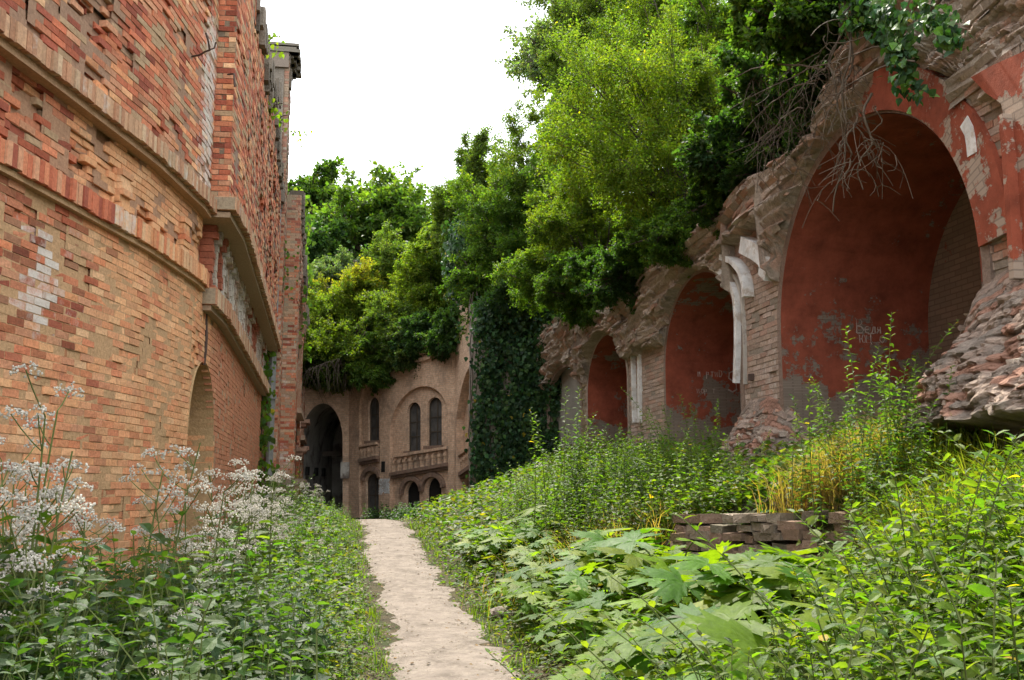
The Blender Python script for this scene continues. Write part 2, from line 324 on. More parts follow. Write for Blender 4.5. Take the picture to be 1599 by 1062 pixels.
def arch(s0, s1, spring, rise):
    c = (s0+s1)/2; h = (s1-s0)/2
    def f(z):
        if z <= spring: return (s0, s1)
        if z >= spring+rise: return None
        w = h*math.sqrt(max(0, 1-((z-spring)/rise)**2)); return (c-w, c+w)
    return f
def arch_pts(s0, s1, zb, spring, rise, n=24):
    c = (s0+s1)/2; h = (s1-s0)/2
    return [(s0, zb)]+[(c-h*math.cos(math.pi*i/n), spring+rise*math.sin(math.pi*i/n)) for i in range(n+1)]+[(s1, zb)]
def reveal(mb, S, pts, o0, o1, col, ns=2):       # lining of an opening, from offset o0 in to o1
    pts = list(pts); V = []; U = []; L = 0
    for i, (s, z) in enumerate(pts):
        if i: L += math.hypot(s-pts[i-1][0], z-pts[i-1][1])
        for k in range(ns+1): o = o0+(o1-o0)*k/ns; V.append(S(s, z, o)); U.append((abs(o), L))
    mb.add(V, grid(len(pts), ns+1), col, U)
def plate(mb, S, pts, o, col):
    n = len(pts); mb.add([S(s, z, o) for s, z in pts], [tuple(range(n))], col, [(s, z) for s, z in pts])

RED = [(.48, .15, .08), (.40, .115, .062), (.54, .20, .105), (.30, .085, .052), (.53, .26, .15), (.46, .18, .10)]
YEL = [(.67, .36, .18), (.63, .29, .14), (.68, .41, .23), (.60, .215, .105), (.66, .34, .18), (.65, .29, .14)]
def pick(a): return a[int(rng.integers(len(a)))]
# ------------------------------------------------------------------ the ruined brick barracks on the left
def dL(y): return (LX(y+.3)-LX(y-.3))/.6
def S_L(s, z, o):
    g = float(dL(s)); k = 1/math.sqrt(1+g*g); return (float(LX(s))+o*k, s-o*g*k, z)
barr = empty('ruined_barracks', (-5.2, 12, 0), 'tall ruined red and ochre brick barracks running along the path, its top broken away', 'building')
def col_low(s, z):
    n = fbm(s*.55, z*.55, 4)+.5*fbm(s*1.9, z*1.9, 9)
    redness = .85*sstep(10.9, 10.2, s+.5*fbm(z*1.3, s, 2))*sstep(2.7, 3.4, z)+.85*sstep(15.2, 16.5, s)+.30*sstep(2.6, 1.4, z)+.16+n*.4
    base = np.array((.67, .36, .185)) if rng.random() > redness else np.array((.61, .24, .125)); c = np.array(pick(RED if rng.random() < redness else YEL)); wash = .62*sstep(10.6, 11.4, s)+.35*(s < 10.6)*sstep(3.6, 2.6, z); wash = float(np.clip(wash+.35*fbm(s, z, 66), 0, .8)); c = (c*(1-wash)+base*wash)*(1+rng.normal(0, .07))
    if s < 10.6 and z > 3.0 and rng.random() < .35: c = c*.65
    lime = max(0., .55*sstep(10.9, 10.1, s)*sstep(2.9, 3.4, z)*sstep(4.5, 4.1, z)*(.5+1.6*fbm(s*1.6, z*2.2, 30))+.25*fbm(s*2, z*2, 3)) + .5*sstep(1.2, .7, z)*max(0, fbm(s, z*1.5, 7)) + .3*sstep(17, 20, s)*max(0, fbm(s*1.3, z*1.3, 1))
    if s > 15.5: c = c*.4+np.array((.42, .19, .11))*.6
    return (c[0], c[1], c[2], min(lime, .9))
def col_up(s, z):
    n = fbm(s*.8, z*.8, 14); c = np.array(pick(RED if rng.random() < .85+n*.3 else YEL))*(1+rng.normal(0, .12))
    if rng.random() < .18: c = np.array((.40, .27, .16))
    g = sstep(9.5, 12.5, z)*.6*sstep(17, 22, s); c = c*(1-g)+np.array((.17, .145, .115))*g
    lime = .75*sstep(13.2, 14.2, s)*sstep(14.6, 14.4, s)*sstep(9, 8, z)+max(0, .22*fbm(s*2, z*2, 31))+.3*sstep(15, 19, s)*max(0, fbm(s*1.4, z*.8, 5))
    return (c[0], c[1], c[2], min(lime, .9))
def er_low(s, z):
    e = .07*max(0, fbm(s*1.1, z*1.1, 21)-.25)+.10*max(0, fbm(s*3, z*3, 2)-.42)
    return e
def er_up(s, z):
    a = .42*sstep(11.4, 9.6, s)*max(0, fbm(s*1.7, z*1.7, 12)+.14)*sstep(5.0, 5.6, z)*sstep(8.2, 7.0, z)
    b = .10*max(0, fbm(s*2.2, z*2.2, 17)-.22)
    c = .45*sstep(17.5, 23, s)*max(0, fbm(s*1.1, z*.9, 25)+.02)*sstep(6.2, 7.6, z)
    return a+b+c
niche = arch(14.0, 16.0, 2.45, 1.05)
slot = lambda z: (15.0, 15.09) if 3.5 < z < 4.36 else None
crack = [(-2, 1.9), (9.2, 1.92), (11.2, 1.87), (12.4, 1.84)]
mb = MB(); brickwork(mb, S_L, -2, 14.55, -.35, 4.5, 0, col_low, openings=[niche, slot, lambda z: (9.0, 12.3) if 1.855 < z < 1.89 else None], erode=er_low, mortar=(.47, .29, .155), rec=.004)
brickwork(mb, S_L, 14.55, 29.6, -.35, 4.5, 0, col_low, openings=[niche, slot, lambda z: (8.0, 12.6) if 1.86 < z < 1.9 else None], erode=er_low, mortar=(.36, .25, .16))
mb.build('lower_wall', M['brick'], barr)
mb = MB(); brickwork(mb, S_L, -2, 14.55, 4.5, 5.6, -.02, lambda s, z: col_up(s, z) if s < 10.4+.7*fbm(z*2, s, 3) else col_low(12, z), erode=lambda s, z: .26*max(0, fbm(s*1.5, z*1.8, 44)-.0), mortar=(.38, .22, .135))
brickwork(mb, S_L, 14.55, 29.6, 4.5, 5.72, -.14, col_low, erode=lambda s, z: .1*max(0, fbm(s*1.5, z*1.8, 44)), mortar=(.33, .24, .16))
mb.build('frieze', M['brick'], barr)
topL = lambda s: float(np.interp(s, [-2, 13, 14.5, 15.6, 17, 19, 21.3, 23.6, 25, 27, 29.6], [16, 16, 12.5, 10.7, 10.2, 10.5, 10.5, 11.0, 11.3, 10.6, 10.4]))+.5*fbm(s*1.3, 0, 6)+.45*fbm(s*4, 1, 6)
mb = MB(); brickwork(mb, S_L, -2, 14.6, 5.82, 16, .07, col_up, top=topL, erode=er_up, mortar=(.31, .19, .125))
brickwork(mb, S_L, 14.6, 29.6, 5.82, 16, .33, col_up, top=topL, erode=er_up, mortar=(.27, .18, .13))
S_ret = lambda s, z, o: S_L(14.6-o, z, s)
brickwork(mb, S_ret, .02, .335, 5.82, 16, .0, col_up, mortar=(.22, .17, .12), erode=lambda s, z: .05*max(0, fbm(s, z*2, 9)-.2))
mb.build('upper_wall', M['brick'], barr)
def course(name, s0, s1, z0, h, o0, o1, colf, step=.088, parent=barr, gap=.12, S=S_L):
    mb = MB(); s = s0
    while s < s1:
        hole = fbm(s*1.1, z0*3, 50) > .62
        if not (hole and rng.random() < .7):
            c = colf(s, z0); dz = rng.normal(0, .006); do = rng.normal(0, .008)
            box2(mb, S, s+.004, s+step-.004, z0+dz, z0+h+dz, o0, o1+do, c)
        s += step
    box2(mb, S, s0, s1, z0+.01, z0+h-.01, o0, o1-.02, (.32, .25, .17, 0), max(1, int((s1-s0)/.5)))
    return mb.build(name, M['brick'], parent)
colL1 = lambda s, z: (tuple(np.array(pick(RED))*1.1)+(.1,)) if s < 10.9 else (tuple(np.array(pick(YEL))*rng.uniform(.85, 1.1))+(.55 if s < 11.4 else .12,))
colG = lambda s, z: tuple(np.array(pick([(.50, .30, .18), (.46, .24, .14), (.52, .36, .23)]))*rng.uniform(.8, 1.1))+(.12+.3*(rng.random() < .15),)
sc = course('string_course', -2, 14.5, 4.52, .22, -.05, .11, colL1)
mb = MB(); box2(mb, S_L, -2, 14.5, 4.46, 4.52, -.05, .06, (.50, .32, .18, .1), 34); mb.build('corbel', M['brick'], sc)
sc = course('string_course', 14.65, 29.5, 4.3, .25, -.05, .2, colG)
mb = MB(); box2(mb, S_L, 14.7, 29.5, 4.22, 4.3, -.05, .12, (.34, .24, .16, .1), 30); mb.build('corbel', M['brick'], sc)
sc = course('cornice', -2, 14.55, 5.62, .2, -.05, .17, colG)
mb = MB(); box2(mb, S_L, -2, 14.5, 5.54, 5.62, -.05, .10, (.42, .26, .15, 0), 34); mb.build('corbel', M['brick'], sc)
sc = course('cornice', 14.5, 29.5, 5.68, .2, -.2, .45, colG)
mb = MB(); box2(mb, S_L, 14.55, 29.5, 5.58, 5.66, -.2, .36, (.36, .26, .17, 0), 30); mb.build('corbel', M['brick'], sc)
k = 0; s = 15.0
while s < 29.2:
    mb = MB(); c = pick([(.36, .12, .07), (.45, .33, .24), (.42, .2, .12), (.5, .42, .34)]); lm = .1+.6*(rng.random() < .4)
    for q in range(10): box2(mb, S_L, s, s+.15+rng.normal(0, .006), 4.56+q*.102, 4.56+q*.102+.094, -.14, .05+rng.normal(0, .012)+(.06 if q in (0, 9, 8) else 0), tuple(np.array(c)*rng.uniform(.75, 1.15))+(lm,))
    mb.build('baluster', M['brick'], barr); s += .42
s = 11.0
for s in (8.6, 11.2, 13.3):       # broken stubs of the frieze pilasters
    mb = MB(); h = rng.uniform(.35, .8)
    for q in range(int(h/.078)): box2(mb, S_L, s+rng.normal(0, .01), s+.26+rng.normal(0, .02), 4.78+q*.078, 4.78+q*.078+.072, -.05, .05+rng.normal(0, .012), tuple(np.array(pick(YEL if s > 10.4 else RED))*rng.uniform(.8, 1.05))+(.15,))
    mb.build('pilaster_stub', M['brick'], barr)
# the tall arched recess
mb = MB(); ap = arch_pts(14.0, 16.0, -.35, 2.45, 1.05)
def S_rev(s, z, o): return S_L(16.0-o, z, -s)
brickwork(mb, S_rev, -.03, .55, -.35, 2.5, 0.0, lambda s, z: tuple(np.array(pick(YEL))*rng.uniform(.8, 1.05))+(.02,), mortar=(.34, .24, .14), erode=lambda s, z: .04*max(0, fbm(s*2, z*3, 5)-.1))
reveal(mb, S_L, ap[1:], 0.01, -.55, (.40, .27, .14, 0), 3)
brickwork(mb, S_L, 14.0, 16.0, -.35, 3.6, -.5, lambda s, z: col_low(12, z), openings=[], mortar=(.36, .26, .15))
mb.build('niche', M['brick'], barr)
mb = MB(); tube(mb, [S_L(15.045, z, -.005+.01*math.sin(z*7)) for z in np.linspace(3.46, 4.4, 10)], .028, 6, (.06, .04, .03)); mb.build('rusty_pipe', M['iron'], barr)
# iron hook
P = at_plane(290, 74, S_L(13.3, 8, .1), np.array([1, -.05, 0])); P = np.array(S_L(13.2, P[2], .07)); hp = [P, P+(.12, -.05, .0), P+(.22, -.12, .02), P+(.30, -.2, .0), P+(.30, -.28, .1), P+(.27, -.3, .2)]
mb = MB(); tube(mb, hp, .014, 6); tube(mb, [hp[2], hp[2]+(.1, .05, .07), hp[2]+(.13, .02, .14)], .011, 6); mb.build('iron_hook', M['iron'], barr)
for (ax, az) in ((14.35, 9.2), (14.4, 7.75)):
    mb = MB(); q = np.array(S_L(14.5, az, .25)); tube(mb, [q, q+(.12, -.1, -.03), q+(.16, -.16, -.25)], .015, 5); mb.build('iron_bar', M['iron'], barr)
# projecting end bay
bay = 'end_bay'
def bcol(s, z): 
    c = np.array(pick(RED if rng.random() < .6 else [(.45, .30, .19), (.40, .26, .17)]))*rng.uniform(.75, 1.1); g = sstep(8, 12, z)*.5; c = c*(1-g)+np.array((.20, .17, .14))*g
    return (c[0], c[1], c[2], max(0, .25+.4*fbm(s*1.2, z*.8, 61)))
topB = lambda s: float(np.interp(s, [29.5, 31.19, 31.2, 32.5, 33.5, 35, 36.5, 38, 40, 43, 46], [14.7, 14.7, 10.8, 10.4, 10.0, 9.8, 9.4, 9.6, 9.0, 8.6, 8.2]))+.5*fbm(s*1.7, 3, 6)+.5*fbm(s*5, 2, 3)
erB = lambda s, z: .25*max(0, fbm(s*1.2, z*1.0, 71))*sstep(4, 7, z)+.05*max(0, fbm(s*3, z*3, 7))
mb = MB(); A1 = arch(32.6, 36.4, 6.9, 1.9); A2 = arch(38.0, 42.0, 6.0, 1.9)
brickwork(mb, S_L, 29.6, 31.2, -.3, 15.4, .42, bcol, top=topB, erode=erB)
brickwork(mb, S_L, 31.2, 46, -.3, 14.6, .85, bcol, top=topB, erode=erB, openings=[A1, A2])
Sr1 = lambda s, z, o: S_L(29.6-o, z, s); Sr2 = lambda s, z, o: S_L(31.2-o, z, s)
brickwork(mb, Sr1, 0, .42, -.3, 14.6, 0, bcol, erode=lambda s, z: .03*max(0, fbm(s, z, 3)))
brickwork(mb, Sr2, .40, .85, -.3, 10.8, 0, bcol, erode=lambda s, z: .03*max(0, fbm(s, z, 3)))
for a in ((32.6, 36.4, 4.2, 6.9, 1.9), (38.0, 42.0, 3.6, 6.0, 1.9)):
    reveal(mb, S_L, arch_pts(*a), .84, .2, (.34, .19, .12, .3), 4); box2(mb, S_L, a[0]-.2, a[1]+.2, a[2]-.4, a[3]+2.2, -.2, .2, (.30, .19, .13, .1), 6); box2(mb, S_L, a[0]-.1, a[1]+.1, a[2]-.16, a[2], .2, 1.0, (.34, .24, .17, .1), 4)
mb.build(bay, M['brick'], barr)
mb = MB()
for i in range(60):                                                   # cap of the surviving chimney-like pier
    s = rng.uniform(29.45, 31.4); box2(mb, S_L, s, s+.26, 14.6+.09*(i % 6), 14.68+.09*(i % 6), -.2, .42+.07*min(4, (i % 6)*2)+rng.normal(0, .03), (.17, .15, .12, .05))
box2(mb, S_L, 29.5, 31.3, 14.3, 14.95, -.3, .40, (.2, .16, .13, 0)); mb.build('pier_cap', M['brick'], barr)
mb = MB(); box2(mb, S_L, 29.0, 34, .4, 1.75, .3, 1.05, (.36, .21, .13, .2), 4); box2(mb, S_L, 28.9, 34.2, 1.75, 1.93, .3, 1.2, (.25, .19, .14, .1), 4); box2(mb, S_L, 28.95, 34.1, 1.62, 1.75, .3, 1.12, (.3, .2, .14, .1), 4); mb.build('pedestal', M['brick'], barr)
for (s, z, w) in ((38.5, 4.1, 1.6), (38.8, 3.1, 1.3), (34.8, 2.9, 1.0)):
    mb = MB(); box2(mb, S_L, s, s+w, z, z+.14, .8, 1.15, (.28, .17, .12, 0)); box2(mb, S_L, s+.1, s+w-.1, z-.12, z, .8, 1.02, (.3, .17, .12, 0)); mb.build('ledge', M['brick'], barr)
mb = MB(); tube(mb, [S_L(29.45, z, .22) for z in np.linspace(.6, 10.2, 20)], .11, 8, (.2, .2, .2)); tube(mb, [S_L(29.4, 4.2, .22), S_L(29.4, 4.32, .22)], .15, 8); mb.build('drainpipe', M['pipe'], barr)
# ragged core and wall-head of the ruin, grey with age
mb = MB(); ss = np.arange(-2, 46, .22)
for (sa, sb, lim) in ((-2, 14.6, .07), (14.6, 29.6, .33), (29.6, 31.2, .42), (31.32, 46, .85)):
    s_ = np.linspace(sa, sb, max(4, int((sb-sa)/.22))); V = []; Cc = []
    for s in s_:
        t = topL(s) if s < 29.6 else topB(s)
        for i, o in enumerate(np.linspace(lim-.06, -1.6, 12)):
            V.append(S_L(s, t-.14+.45*fbm(s*1.6, o*2, 81)*(1 if i else 0)+(.2 if i in (4, 5, 6) else 0), o)); g = .5+.4*fbm(s*2, o*2, 5); Cc.append((.16+.06*g, .135+.05*g, .11+.04*g, .1))
    mb.add(V, grid(len(s_), 12)[:, ::-1].copy(), Cc)
V = [S_L(s, z, -1.6) for s in ss for z in (-.4, (topL(s) if s < 29.6 else topB(s)))]; mb.add(V, grid(len(ss), 2), (.2, .16, .12, 0))
V = [S_L(s, z, -.12) for s in ss for z in (5.6, (topL(s) if s < 29.6 else topB(s))-.3)]; mb.add(V, grid(len(ss), 2), (.2, .16, .12, 0))
for i in range(260):
    s = rng.uniform(17, 45.5); t = topL(s) if s < 29.6 else topB(s); lim = .33 if s < 29.6 else (.38 if s < 31.25 else .85)
    a = rng.uniform(.12, .34); box2(mb, S_L, s, s+a, t-rng.uniform(.1, .5), t+rng.uniform(-.05, .22), lim-rng.uniform(.15, .6), lim+rng.uniform(-.08, .12), tuple(np.array((.20, .165, .13))*rng.uniform(.6, 1.3))+(0,))
mb.build('wall_head', M['rubble'], barr)
# ------------------------------------------------------------------ yellow brick gorge building at the far end
class Facet:
    """vertical wall between two plan points; u along it, z up, o out towards the court"""
    def __init__(f, A, B):
        f.A = np.array(A, float); d = np.array(B, float)-f.A; f.L = float(np.hypot(*d)); f.t = d/f.L; f.n = np.array([f.t[1], -f.t[0]])
        if np.dot(f.n, -f.A) < 0: f.n = -f.n
    def S(f, u, z, o): p = f.A+f.t*u+f.n*o; return (p[0], p[1], z)
    def uz(f, x, y):
        P = at_plane(x, y, (f.A[0], f.A[1], 0), np.array([f.n[0], f.n[1], 0])); return (float(np.dot(P[:2]-f.A, f.t)), float(P[2]))
    def px(f, pts): return [f.uz(*p) for p in pts]
def inside(p, poly):
    x, y = p; r = False; j = len(poly)-1
    for i in range(len(poly)):
        xi, yi = poly[i]; xj, yj = poly[j]
        if (yi > y) != (yj > y) and x < (xj-xi)*(y-yi)/(yj-yi)+xi: r = not r
        j = i
    return r
def holed(mb, f, outer, holes, o, col=(.4, .3, .2, 0)):
    vs = [Vector(p) for p in outer]; ed = [(i, (i+1) % len(outer)) for i in range(len(outer))]
    for h in holes:
        b = len(vs); vs += [Vector(p) for p in h]; ed += [(b+i, b+(i+1) % len(h)) for i in range(len(h))]
    v, e, tr, *_ = delaunay_2d_cdt(vs, ed, [], 0, 1e-5)
    keep = []
    for t in tr:
        c = ((v[t[0]].x+v[t[1]].x+v[t[2]].x)/3, (v[t[0]].y+v[t[1]].y+v[t[2]].y)/3)
        if inside(c, outer) and not any(inside(c, h) for h in holes): keep.append(tuple(t))
    mb.add([f.S(p.x, p.y, o) for p in v], keep, col, [(p.x, p.y) for p in v])
def archpx(xl, xr, yb, yl, yr, ytop, xt=None, n=14):
    """arched outline in the photograph: left foot, left springing yl, top, right springing yr, right foot"""
    xt = (xl+xr)/2 if xt is None else xt; P = [(xl, yb)]
    for i in range(n+1):
        a = math.pi*i/n; ys = yl+(yr-yl)*i/n; x = xl+(xr-xl)*(1-math.cos(a))/2; x += (xt-(xl+xr)/2)*math.sin(a); P.append((x, ys-(((yl+yr)/2)-ytop)*math.sin(a)))
    return P+[(xr, yb)]
def strip(mb, f, pts, w, o0, o1, col, closed=False):       # raised band of width w following a line on the wall
    P = np.array(pts); T = nrm(np.gradient(P, axis=0)); Nn = np.stack([-T[:, 1], T[:, 0]], -1); n = len(P); V = []; U = []; l = 0
    for i in range(n):
        a = P[i]-Nn[i]*w/2; b = P[i]+Nn[i]*w/2; l += 0 if i == 0 else float(np.hypot(*(P[i]-P[i-1])))
        V += [f.S(*a, o0), f.S(*a, o1), f.S(*b, o1), f.S(*b, o0)]; U += [(0, l), (.02, l), (w, l), (w+.02, l)]
    F = []
    for i in range(n-1):
        for k in range(3): F.append((i*4+k, i*4+k+1, i*4+5+k, i*4+4+k))
        F.append((i*4+3, i*4, i*4+4, i*4+7))
    F += [(3, 2, 1, 0), (n*4-4, n*4-3, n*4-2, n*4-1)]
    mb.add(V, F, col, U)
F1 = Facet((-13.5, 43.3), (-6.85, 43)); F2 = Facet((-6.85, 43), (-2.12, 37.75)); F4 = Facet((-2.12, 37.75), (-1.2, 34.2))
gorge = empty('gorge_building', (-5, 40, .7), 'shaded yellow brick building closing the far end, with an arched gateway and round-headed windows', 'building')
YB = (.4, .3, .2, 0)
gate = archpx(467.5, 535, 815, 702, 692, 630, 503, 18); g = F1.px(gate)
mb = MB(); holed(mb, F1, F1.px([(395, 830), (395, 540), (546, 540), (546, 830)]), [g], 0); mb.build('gate_wall', M['greyplaster' if False else 'farbrick'], gorge)
mb = MB(); Sg = lambda u, z, o: (F1.S(u, z, 0)[0]-.02*o, F1.S(u, z, 0)[1]-o, z)
reveal(mb, Sg, g[1:], .01, -7, (.3, .3, .3, 0), 8); reveal(mb, Sg, g[:2], .01, -7, (.3, .3, .3, 0), 8)
u0, u1 = g[0][0], g[-1][0]; mb.build('gate_passage', M['greyplaster'], gorge)
for (x, y) in ((475, 731), (487, 731), (497, 731)):
    mb = MB()
    zz = F1.uz(470, y)[1]-.1; dd = {475: 1.2, 487: 3.0, 497: 4.6}[x]; p = Sg(u0, zz, -dd); box(mb, (p[0]+.02, p[1], zz), (.1, .45, .36), (.02, .02, .02)); mb.build('beam_socket', M['dark'], gorge)
mb = MB(); P = [Sg(u, z, -7) for u, z in g]; mb.add(P, [tuple(range(len(P)))]); mb.build('gate_end', M['greyplaster'], gorge)
mb = MB(); zt = F1.uz(500, 660)[1]; zb_ = F1.uz(500, 810)[1]; ux = u0+.25
hp = arch_pts(u0+.62, u1-.02, zb_, zt-1.6, 1.35, 10); P = [Sg(u, z, -6.93) for u, z in hp]; mb.add(P, [tuple(range(len(P)))]); mb.build('inner_doorway', M['dark'], gorge)
mb = MB(); q = Sg(u1, F1.uz(520, 705)[1], -3); box(mb, (q[0]-.75, q[1], q[2]), (1.5, .25, .22), (.05, .04, .03)); box(mb, (q[0]-.45, q[1]+.4, q[2]+1.2), (.5, .12, 2.6), (.1, .08, .06)); mb.build('charred_beam', M['bark'], gorge)
mb = MB(); c = F1.uz(540, 735); strip(mb, F1, [(c[0], c[1]-.32), (c[0], c[1]+.35)], .36, 0, .22, YB); mb.build('stone_bracket', M['greyplaster'], gorge)
# bays with recessed arched panels
outer = F2.px([(544.5, 830), (544.5, 560), (600, 545), (660, 525), (712, 500), (712, 830)])
r2 = F2.px(archpx(560.5, 593, 825, 650, 640, 594)); r3 = F2.px(archpx(608.5, 699.5, 825, 672, 660, 603, 660, 20))
mb = MB(); holed(mb, F2, outer, [r2, r3], 0); reveal(mb, F2.S, r2, 0, -.12, YB, 1); reveal(mb, F2.S, r3, 0, -.16, YB, 1)
W2 = archpx(571, 588, 689, 636, 633, 620); D2 = archpx(567.5, 587.5, 825, 753, 750, 739)
W3a = archpx(631, 651.5, 705, 644, 641, 628); W3b = archpx(662, 684.5, 697, 636, 633, 620); D3a = archpx(629, 650, 825, 772, 769, 752); D3b = archpx(661.5, 684, 825, 768, 764, 746)
h2 = [F2.px(W2), F2.px(D2)]; h3 = [F2.px(W3a), F2.px(W3b), F2.px(D3a), F2.px(D3b)]
holed(mb, F2, [(u, z) for u, z in r2], h2, -.12); holed(mb, F2, r3, h3, -.16)
for h, o in [(x, -.12) for x in h2]+[(x, -.16) for x in h3]: reveal(mb, F2.S, h+[h[0]], o, o-.17, YB, 1)
mb.build('bay_wall', M['farbrick'], gorge)
def window(f, pts, o, parent=gorge, sill=True, bars=True, name='window'):
    p = f.px(pts); mb = MB(); u0, u1 = p[0][0], p[-1][0]; zt = max(q[1] for q in p); zb = p[0][1]; um = (u0+u1)/2
    strip(mb, f, p, .07, o-.17, o-.10, (.06, .05, .04, 0))
    if bars:
        strip(mb, f, [(um, zb), (um, zt-.05)], .05, o-.16, o-.12, (.06, .05, .04, 0))
        for t in (.3, .6): strip(mb, f, [(u0, zb+(zt-zb)*t), (u1, zb+(zt-zb)*t)], .04, o-.16, o-.125, (.06, .05, .04, 0))
    w = mb.build(name, M['dark' if not bars else 'bark'], parent)
    mb = MB(); plate(mb, f.S, p, o-.155, (.1, .1, .1, 0)); mb.build('pane', M['pane' if bars else 'dark'], w)
    if sill:
        mb = MB(); a = f.uz(pts[0][0]-2, pts[0][1]+2); b = f.uz(pts[-1][0]+2.5, pts[-1][1]+(1 if pts[0][0] < 600 or pts[0][0] > 655 else -2)); b = (b[0], a[1]+.0)
        strip(mb, f, [a, b], .12, o-.16, o+.14, YB); mb.build('sill', M['darkbrick'], w)
window(F2, W2, -.12); window(F2, W3a, -.16); window(F2, W3b, -.16)
window(F2, D2, -.12, sill=False, name='lower_window'); window(F2, D3a, -.16, sill=False, bars=False, name='lower_window'); window(F2, D3b, -.16, sill=False, bars=False, name='lower_window')
def railing(f, a0, a1, b0, b1, n, o, rail=True):          # blind balustrade: upper line a, lower ledge b (pixels)
    A0, A1, B0, B1 = f.uz(*a0), f.uz(*a1), f.uz(*b0), f.uz(*b1)
    mb = MB(); strip(mb, f, [B0, B1], .13, o, o+.22, YB); strip(mb, f, [(B0[0], B0[1]-.12), (B1[0], B1[1]-.12)], .10, o, o+.13, YB); m_ = ((A0[1]+B0[1])/2, (A1[1]+B1[1])/2); strip(mb, f, [(B0[0], m_[0]), (B1[0], m_[1])], abs(A0[1]-B0[1])*.9, o-.01, o+.006, YB); r = mb.build('balustrade', M['darkbrick'], gorge)  # dark strip behind the balusters paints the shade of their gaps
    mb = MB(); strip(mb, f, [A0, A1], .10, o, o+.22, YB); strip(mb, f, [(A0[0], A0[1]-.1), (A1[0], A1[1]-.1)], .08, o, o+.10, YB); mb.build('top_rail', M['farbrick'], r)
    for i in range(n):
        t = (i+.5)/n; top = (A0[0]+(A1[0]-A0[0])*t, A0[1]+(A1[1]-A0[1])*t-.1); bot = (B0[0]+(B1[0]-B0[0])*t, B0[1]+(B1[1]-B0[1])*t)
        mb = MB(); h = top[1]-bot[1]; strip(mb, f, [bot, (bot[0], bot[1]+h*.3), (bot[0], bot[1]+h*.7), top], .11, o, o+.17, YB)
        strip(mb, f, [(bot[0]-.06, top[1]-.14), (bot[0]+.09, top[1]-.14)], .1, o, o+.2, YB); mb.build('baluster', M['farbrick'], r)
railing(F2, (562.5, 697), (590, 692), (561.5, 720), (590, 714), 5, -.12); railing(F2, (614, 713), (699, 699), (609, 741), (699, 725), 10, -.16)
def hood(f, pts, o, w=.17):
    mb = MB(); strip(mb, f, f.px(pts), w, o, o+.14, YB); mb.build('arch_hood', M['darkbrick'], gorge)
hood(F2, archpx(564.5, 591, 757, 750, 746, 732)[1:-1], -.12); hood(F2, archpx(623.5, 655, 779, 772, 767, 747)[1:-1], -.16); hood(F2, archpx(655, 689, 775, 765, 761, 741)[1:-1], -.16)
mb = MB(); q = F2.uz(598.5, 729); strip(mb, F2, [(q[0]-.12, q[1]), (q[0]+.12, q[1])], .42, .0, .015, (0, 0, 0, 0)); mb.build('wall_vent', M['dark'], gorge)
mb = MB(); a = F2.uz(592.5, 748); b = F2.uz(606.5, 772)
for i in range(4):
    for j in range(12):
        if rng.random() < .85: u = a[0]+(b[0]-a[0])*(i+.5)/4+.05*(j % 2); z = b[1]+(a[1]-b[1])*(j+.5)/12; strip(mb, F2, [(u-.11, z), (u+.11, z)], .07, 0, .006, (.5, .5, .48, 0))
mb.build('whitewashed_bricks', M['plaster'], gorge)
r4 = F4.px(archpx(712.5, 740, 825, 655, 640, 572, 735, 14)); mb = MB()
holed(mb, F4, F4.px([(709.2, 835), (709.2, 480), (747, 470), (747, 835)]), [r4], 0); reveal(mb, F4.S, r4, 0, -.28, YB, 1)
W4a = archpx(719, 726.5, 702, 620, 618, 604); W4b = archpx(731, 739, 694, 610, 606, 592); D4a = archpx(715.5, 721.5, 825, 764, 762, 750); D4b = archpx(727, 736, 825, 760, 757, 746)
h4 = [F4.px(x) for x in (W4a, W4b, D4a, D4b)]; holed(mb, F4, r4, h4, -.28)
for h in h4: reveal(mb, F4.S, h+[h[0]], -.28, -.5, YB, 1)
mb.build('bay_wall', M['farbrick'], gorge)
for w_ in (W4a, W4b): window(F4, w_, -.28, sill=False)
for w_ in (D4a, D4b): window(F4, w_, -.28, sill=False, bars=False, name='lower_window')
railing(F4, (712.5, 710), (739, 690), (712.5, 741), (739, 722), 7, -.28)
for f, xa, ya, xb, yb in ((F1, 440, 618, 545, 590), (F2, 546, 590, 711, 548)):                     # weathered coping showing under the bushes
    mb = MB(); a = f.uz(xa, ya); b = f.uz(xb, yb)
    for k in range(3): strip(mb, f, [(a[0]+(b[0]-a[0])*t, a[1]+(b[1]-a[1])*t+.22*k+.05*fbm(t*9, k, 2)) for t in np.linspace(0, 1, 30)], .14, -.1, .10+.06*k, YB)
    mb.build('coping', M['farbrick'], gorge)

# ------------------------------------------------------------------ casemates on the right, vaults torn open
NK = math.sqrt(1+.17*.17); CN = np.array([-1/NK, -.17/NK])
def S_R(s, z, o): return (6.4-.17*s+CN[0]*o, s+CN[1]*o, z)
def rz(x, y):
    P = at_plane(x, y, (6.4, 0, 0), np.array([CN[0], CN[1], 0])); return (float(P[1]), float(P[2]))
def rzo(x, y, o):
    P = at_plane(x, y, (6.4+CN[0]*o, CN[1]*o, 0), np.array([CN[0], CN[1], 0])); return (float(P[1]-CN[1]*o), float(P[2]))
case = empty('casemate_row', (4, 14, 2), 'row of ruined brick casemates with red painted vaults torn open along the overgrown bank', 'ruin')
BIG = (10.02, 14.65, 3.9, 2.25); MID = (16.22, 19.9, 3.95, 1.5); FAR = (22.6, 26.15, 4.0, 1.28); DOOR = (27.0, 31.2, 4.2, .85); NEAR = (5.2, 8.6, 4.3, 1.5)
opens = [arch(a[0]-.07, a[1]+.07, a[2], a[3]+.08) for a in (BIG, MID, FAR, DOOR)]
